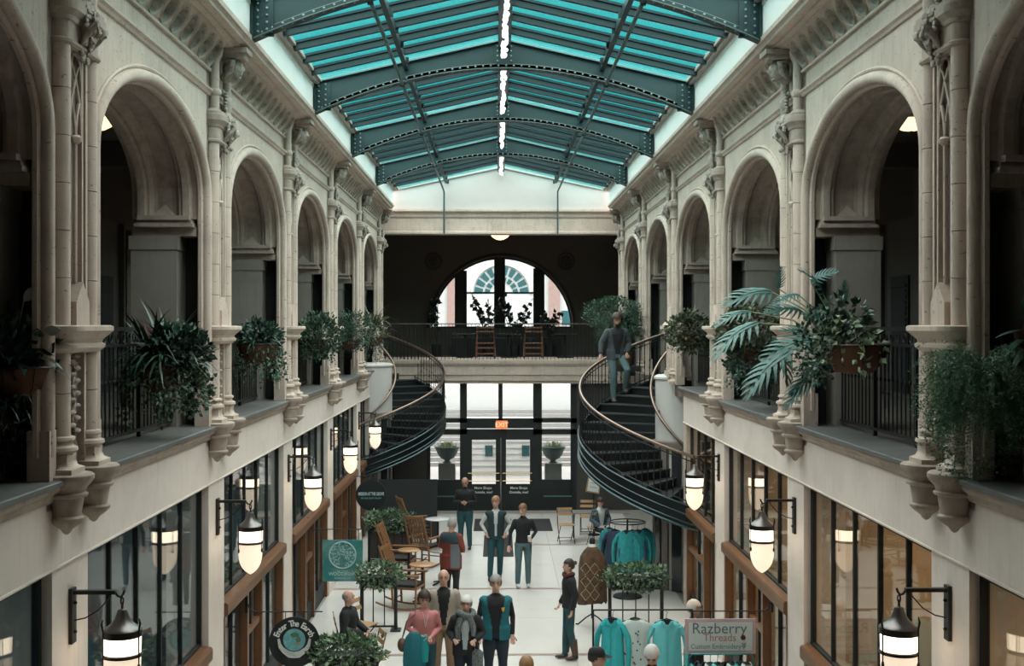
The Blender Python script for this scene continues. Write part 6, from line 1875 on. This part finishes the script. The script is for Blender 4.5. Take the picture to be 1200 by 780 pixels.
def ground(px, Y): return at(px, 600, Y).x
BLK = cloth('black', (.012, .014, .016)); NAVY = cloth('navy', (.014, .024, .04)); JEAN = cloth('faded_jeans', (.085, .145, .155), var=.4, vscale=14)
DJEAN = cloth('dark_teal_jeans', (.018, .07, .085), var=.3, vscale=10); BEIGE = cloth('beige_fleece', (.34, .30, .25)); KHAKI = cloth('khaki', (.25, .17, .10))
PINK = cloth('pink', (.52, .20, .20)); TEALC = cloth('teal_coat', (.01, .13, .16)); WHT = cloth('white', (.55, .57, .57)); REDC = cloth('rust_red', (.20, .035, .02)); GREYC = cloth('grey', (.12, .13, .15))
SHW = mat('white_shoes', (.6, .6, .58), .5); SHB = mat('black_shoes', (.015, .015, .015), .5); SHBR = mat('brown_boots', (.07, .033, .024), .5)
HGR = mat('grey_hair', (.28, .27, .26), .6); HWH = mat('white_hair', (.62, .62, .60), .6); HBR = mat('brown_hair', (.035, .02, .014), .6); HBL = mat('blonde_hair', (.30, .17, .08), .55); HSA = mat('sandy_hair', (.20, .10, .05), .55)

# man walking down the right stair, one hand on the rail
sx_, sy_ = at(722, 400, 25.7).x, 25.7
zf = CAMZ-(470-383)/F*25.7
person((sx_, sy_, zf), R(8), 1.92, 'man in open grey jacket, black shirt and jeans coming down the right spiral stair', BLK, JEAN, SHBR, 'curly', HBR, skin=SKIN_D,
       arms={'R': (V(-.30, .0, 1.15), V(-.34, -.12, .93)), 'L': (V(.27, .03, 1.14), V(.19, -.12, .95))}, legp={'R': (V(-.08, -.10, .50), V(-.06, -.03, .06)), 'L': (V(.17, -.22, .62), V(.19, .02, .24))},
       jacket=cloth('charcoal_jacket', (.045, .055, .065)), jopen=.10, jlen=.80, nod=R(12), beard=True, bend=R(5))
# strap of his bag
# far man in black holding a phone
person((ground(545, 29), 29.0, 0), R(-5), 1.80, 'man in black pullover and dark teal trousers by the entrance looking at his hands', BLK, DJEAN, SHB, 'bald', HBR, skin=SKIN_D,
       arms={'L': (V(.25, .02, 1.14), V(.05, -.20, 1.14)), 'R': (V(-.25, .02, 1.14), V(-.05, -.20, 1.14))}, nod=R(22), build=1.15)
# man in vest with white sleeves
person((ground(581, 25.5), 25.5, 0), R(0), 1.82, 'man in dark quilted vest over a white shirt, hands in pockets, walking', WHT, DJEAN, SHB, 'short', HBL,
       arms={'L': (V(.30, .05, 1.15), V(.20, -.03, .98)), 'R': (V(-.30, .05, 1.15), V(-.20, -.03, .98))}, jacket=cloth('dark_vest', (.016, .035, .04)), vest=True, jopen=.035, turn=R(-20),
       legp={'R': (V(-.10, -.06, .50), V(-.12, -.06, .09)), 'L': (V(.09, -.02, .50), V(.08, .10, .10))})
# man in black sweater with a paper cup
p4 = person((ground(613, 24.8), 24.8, 0), R(8), 1.76, 'person in black sweater and faded teal jeans holding a white paper cup', BLK, JEAN, SHW, 'short', HSA,
       arms={'L': (V(.27, .02, 1.14), V(.13, -.20, 1.03)), 'R': (V(-.26, .02, 1.13), V(-.30, -.05, .87))}, turn=R(-35), nod=R(8))
c = p4[3]['wL']*p4[4]; M_ = Matrix.Rotation(R(8), 3, 'Z')
w_ = Vector((ground(613, 24.8), 24.8, 0))+M_@(c+V(-.04, -.055, 0))
o = empty('paper_cup', (w_.x, w_.y, w_.z-.05), 0, 'white paper cup in the hand of the person in the black sweater', 'cup')
MB().lathe([(.028, 0), (.038, .11)], 16).build('cup_body', SHW, o); MB().lathe([(.040, .11), (.040, .12), (.03, .128)], 16).build('lid', SHW, o)
# person in rust and grey coat seen from behind
person((ground(529, 23.3), 23.3, 0), R(150), 1.70, 'person seen from behind in a rust red coat with dark shoulders and grey panel', REDC, BLK, SHB, 'full', HGR, jacket=cloth('rust_coat', (.17, .035, .022)), jopen=0, jlen=.72, build=1.2, nod=R(20), sleeve=REDC,
       arms={'L': (V(.26, .0, 1.15), V(.15, -.2, 1.05)), 'R': (V(-.26, .0, 1.15), V(-.15, -.2, 1.05))})
r5 = [o for o in bpy.data.objects if o.get('label', '').startswith('person seen from behind')][0]
mb = MB(); rings = []
for z, rx_, ry in ((1.23, .235, .178), (1.31, .236, .172), (1.36, .215, .15), (1.39, .15, .12), (1.40, .09, .09)): rings.append([(rx_*math.cos(2*PI*i/20), ry*math.sin(2*PI*i/20), z) for i in range(20)])
mb.loft(rings, cap=False).build('dark_yoke', cloth('dark_teal_yoke', (.012, .035, .045)), r5)
MB().loft([[(.225*math.cos(a), .168*math.sin(a), z) for a in (R(110), R(130), R(150), R(168))] for z in (.74, .95, 1.2)], cap=False, closed=False).build('grey_panel', GREYC, r5)
# man in beige fleece
Y = 18.0
person((ground(520, Y), Y, 0), R(2), 1.78, 'bald man in a beige zip fleece and khaki trousers behind the two women', BLK, KHAKI, SHBR, 'bald', HWH, jacket=BEIGE, jopen=.075, jlen=.86, build=1.05, glasses=True)
# woman in pink with a teal coat over her arm
Y = 17.2; p = person((ground(497, Y), Y, 0), R(10), 1.63, 'woman in a pink top with a teal coat over her arm', PINK, DJEAN, SHB, 'curly', HBR,
       arms={'R': (V(-.25, .02, 1.15), V(-.07, -.22, 1.08)), 'L': (V(.25, .02, 1.14), V(.08, -.22, 1.06))}, nod=R(10), build=1.12)
r7 = p[0]
rings = []
for z, w1, d1 in ((1.06, .07, .05), (1.0, .12, .08), (.85, .15, .09), (.65, .16, .09), (.42, .14, .08)): rings.append([(-.16+w1*math.cos(2*PI*i/16)*(1+.12*math.sin(3*i)), -.19+d1*math.sin(2*PI*i/16)*(1+.15*math.sin(4*i+z*8)), z) for i in range(16)])
o = empty('folded_coat', r7.location, R(10), 'teal coat hanging over the arm of the woman in pink', 'coat'); MB().loft(rings[::-1]).build('coat_body', TEALC, o)
MB().loft([[(-.02+w1*math.cos(2*PI*i/12), -.26+.04*math.sin(2*PI*i/12), z) for i in range(12)] for z, w1 in ((.66, .05), (.85, .065), (1.02, .05))]).build('coat_sleeve', cloth('bright_teal_lining', (.01, .25, .27)), o)
o = empty('shoulder_bag', r7.location, R(10), 'small brown shoulder bag on the hip of the woman in pink', 'bag')
MB().ell((-.32, -.05, .86), (.07, .10, .10), 14, 10).build('bag_body', mat('brown_leather', (.09, .045, .03), .5), o)
MB().tube([(-.32, -.05, .95), (-.26, -.08, 1.2), (-.14, -.1, 1.30), (-.12, .02, 1.36), (-.2, .1, 1.25), (-.3, .05, .95)], .009, 6).build('bag_strap', mat('strap_grey', (.12, .1, .1), .6), o)
mb = MB().tube([(-.04, -.16, 1.34), (-.01, -.155, 1.2), (0, -.16, 1.12), (.02, -.155, 1.22), (.05, -.155, 1.34)], .005, 5); mb.build('drawstring', WHT, r7)
# woman with white hair, black jacket and patterned scarf
Y = 17.0; p = person((ground(546, Y), Y, 0), R(-4), 1.60, 'white-haired woman in black jacket with a patterned scarf', cloth('pale_blouse', (.42, .48, .48)), NAVY, SHB, 'full', HWH,
       arms={'R': (V(-.27, .02, 1.15), V(-.15, -.20, 1.08)), 'L': (V(.27, .02, 1.15), V(.15, -.20, 1.08))}, jacket=BLK, jopen=.07, jlen=.80, glasses=True, build=1.1, tilt=R(5))
SCF = mat('patterned_scarf', (.16, .18, .19), .85, var=1, vscale=28, c2=(.015, .02, .02)); r8 = p[0]
MB().tube([(.105*math.cos(2*PI*i/14), .10*math.sin(2*PI*i/14)-.01, 1.33+.025*math.sin(2*PI*i/7)) for i in range(14)], .045, 8, closed=True).build('scarf', SCF, r8)
MB().tube([(-.06, -.13, 1.30), (-.10, -.165, 1.15), (-.09, -.16, .98)], [.04, .045, .03], 8).build('scarf_end', SCF, r8)
MB().tube([(.07, -.13, 1.30), (.12, -.165, 1.18), (.12, -.16, 1.05)], [.04, .045, .03], 8).build('scarf_end', SCF, r8)
o = empty('patterned_bag', r8.location, 0, 'small patterned cloth bag hanging from the white-haired woman', 'bag'); MB().loft([[(.17+a*math.cos(2*PI*i/10), -.17+.03*math.sin(2*PI*i/10), z) for i in range(10)] for z, a in ((.58, .03), (.62, .08), (.82, .08), (.86, .04))]).build('bag_body', SCF, o)
MB().tube([(.13, -.17, .84), (.14, -.17, 1.0), (.20, -.17, .84)], .006, 5).build('handle', SCF, o)
# man in dark shirt and teal vest
Y = 17.5; person((ground(581, Y), Y, 0), R(0), 1.80, 'man with glasses in black long-sleeved shirt, teal vest and navy trousers', BLK, NAVY, SHB, 'short', HGR, jacket=TEALC, vest=True, jopen=.10, jlen=.82, build=1.15, glasses=True)
r9 = [o for o in bpy.data.objects if o.get('label', '').startswith('man with glasses in black')][0]
MB().prism([(.08, 1.33), (.13, 1.335), (.125, 1.29), (.10, 1.265)], lambda u, v, a: (u, a, v), -.175, -.165).build('yellow_badge', mat('yellow_badge', (.6, .33, .03), .6), r9)
# woman in profile looking left
p = person((ground(667, 19.4), 19.4, 0), R(-80), 1.66, 'woman in profile in a black jacket, jeans and brown boots, dark hair tied up', BLK, DJEAN, SHBR, 'bun', HBR,
       jacket=BLK, jopen=0, jlen=.9, arms={'L': (V(.22, .06, 1.13), V(.2, .0, .88)), 'R': (V(-.22, .02, 1.13), V(-.18, -.12, .92))}, build=.92,
       legp={'R': (V(-.08, -.03, .50), V(-.09, -.05, .09)), 'L': (V(.08, .0, .50), V(.08, .09, .09))})
r10 = p[0]
MB().tube([(.075*math.cos(2*PI*i/14), .075*math.sin(2*PI*i/14)-.01, 1.38+.015*math.sin(4*PI*i/14)) for i in range(14)], .036, 8, closed=True).build('scarf', cloth('dark_red_scarf', (.07, .018, .018)), r10)
for s in (-1, 1): MB().tube([(s*.085, -.01 if s < 0 else .05, .34), (s*.09, -.03 if s < 0 else .08, .10)], [.062, .05], 12).build('boot_shaft', SHBR, r10)
# seated man in black, lower left
SEAT = {'L': (V(.11, -.40, .50+.42-.0), V(.12, -.42, .5)), 'R': (V(-.11, -.40, .92), V(-.12, -.42, .5))}
person((ground(408, 18.8), 18.8, -.42), R(75), 1.72, 'man in a black coat sitting in profile behind the nearest planter', BLK, BLK, SHB, 'bald', HGR, legp=SEAT, jacket=BLK, jopen=0, arms={'L': (V(.25, -.05, 1.15), V(.1, -.3, 1.05)), 'R': (V(-.25, -.05, 1.15), V(-.1, -.3, 1.05))}, seated=True)
# seated woman by the bistro table
person((ground(703, 29.4), 29.4, -.42), R(20), 1.66, 'woman in a grey-blue cardigan and white top sitting at the bistro table', WHT, BLK, SHB, 'bun', HBR, legp=SEAT, jacket=cloth('blue_grey_cardigan', (.06, .10, .13)), jopen=.08,
       arms={'L': (V(.26, -.02, 1.15), V(.1, -.28, 1.0)), 'R': (V(-.26, -.02, 1.15), V(-.1, -.28, 1.0))}, nod=R(25), seated=True)
# heads along the bottom edge
person((ground(617, 13.8), 13.8, 0), R(180), 1.62, 'blonde person seen from behind, only the top of the head in frame', GREYC, DJEAN, SHB, 'long', HBL)
person((ground(699, 13.8), 13.8, 0), R(70), 1.72, 'man in a black baseball cap at the bottom edge, looking right', cloth('teal_jacket', (.02, .10, .11)), BLK, SHB, 'short', HBR, cap=BLK)
person((ground(764, 13.8), 13.8, 0), R(-10), 1.78, 'white-haired man in dark top at the bottom edge, head bowed', BLK, BLK, SHB, 'short', HWH, nod=R(32))
person((ground(813, 16.6), 16.6, 0), R(80), 1.62, 'person with pale hair and black coat behind the white sign', BLK, BLK, SHB, 'full', mat('pale_hair', (.62, .52, .45), .6), jacket=BLK, jopen=0, jlen=.7, build=1.1)
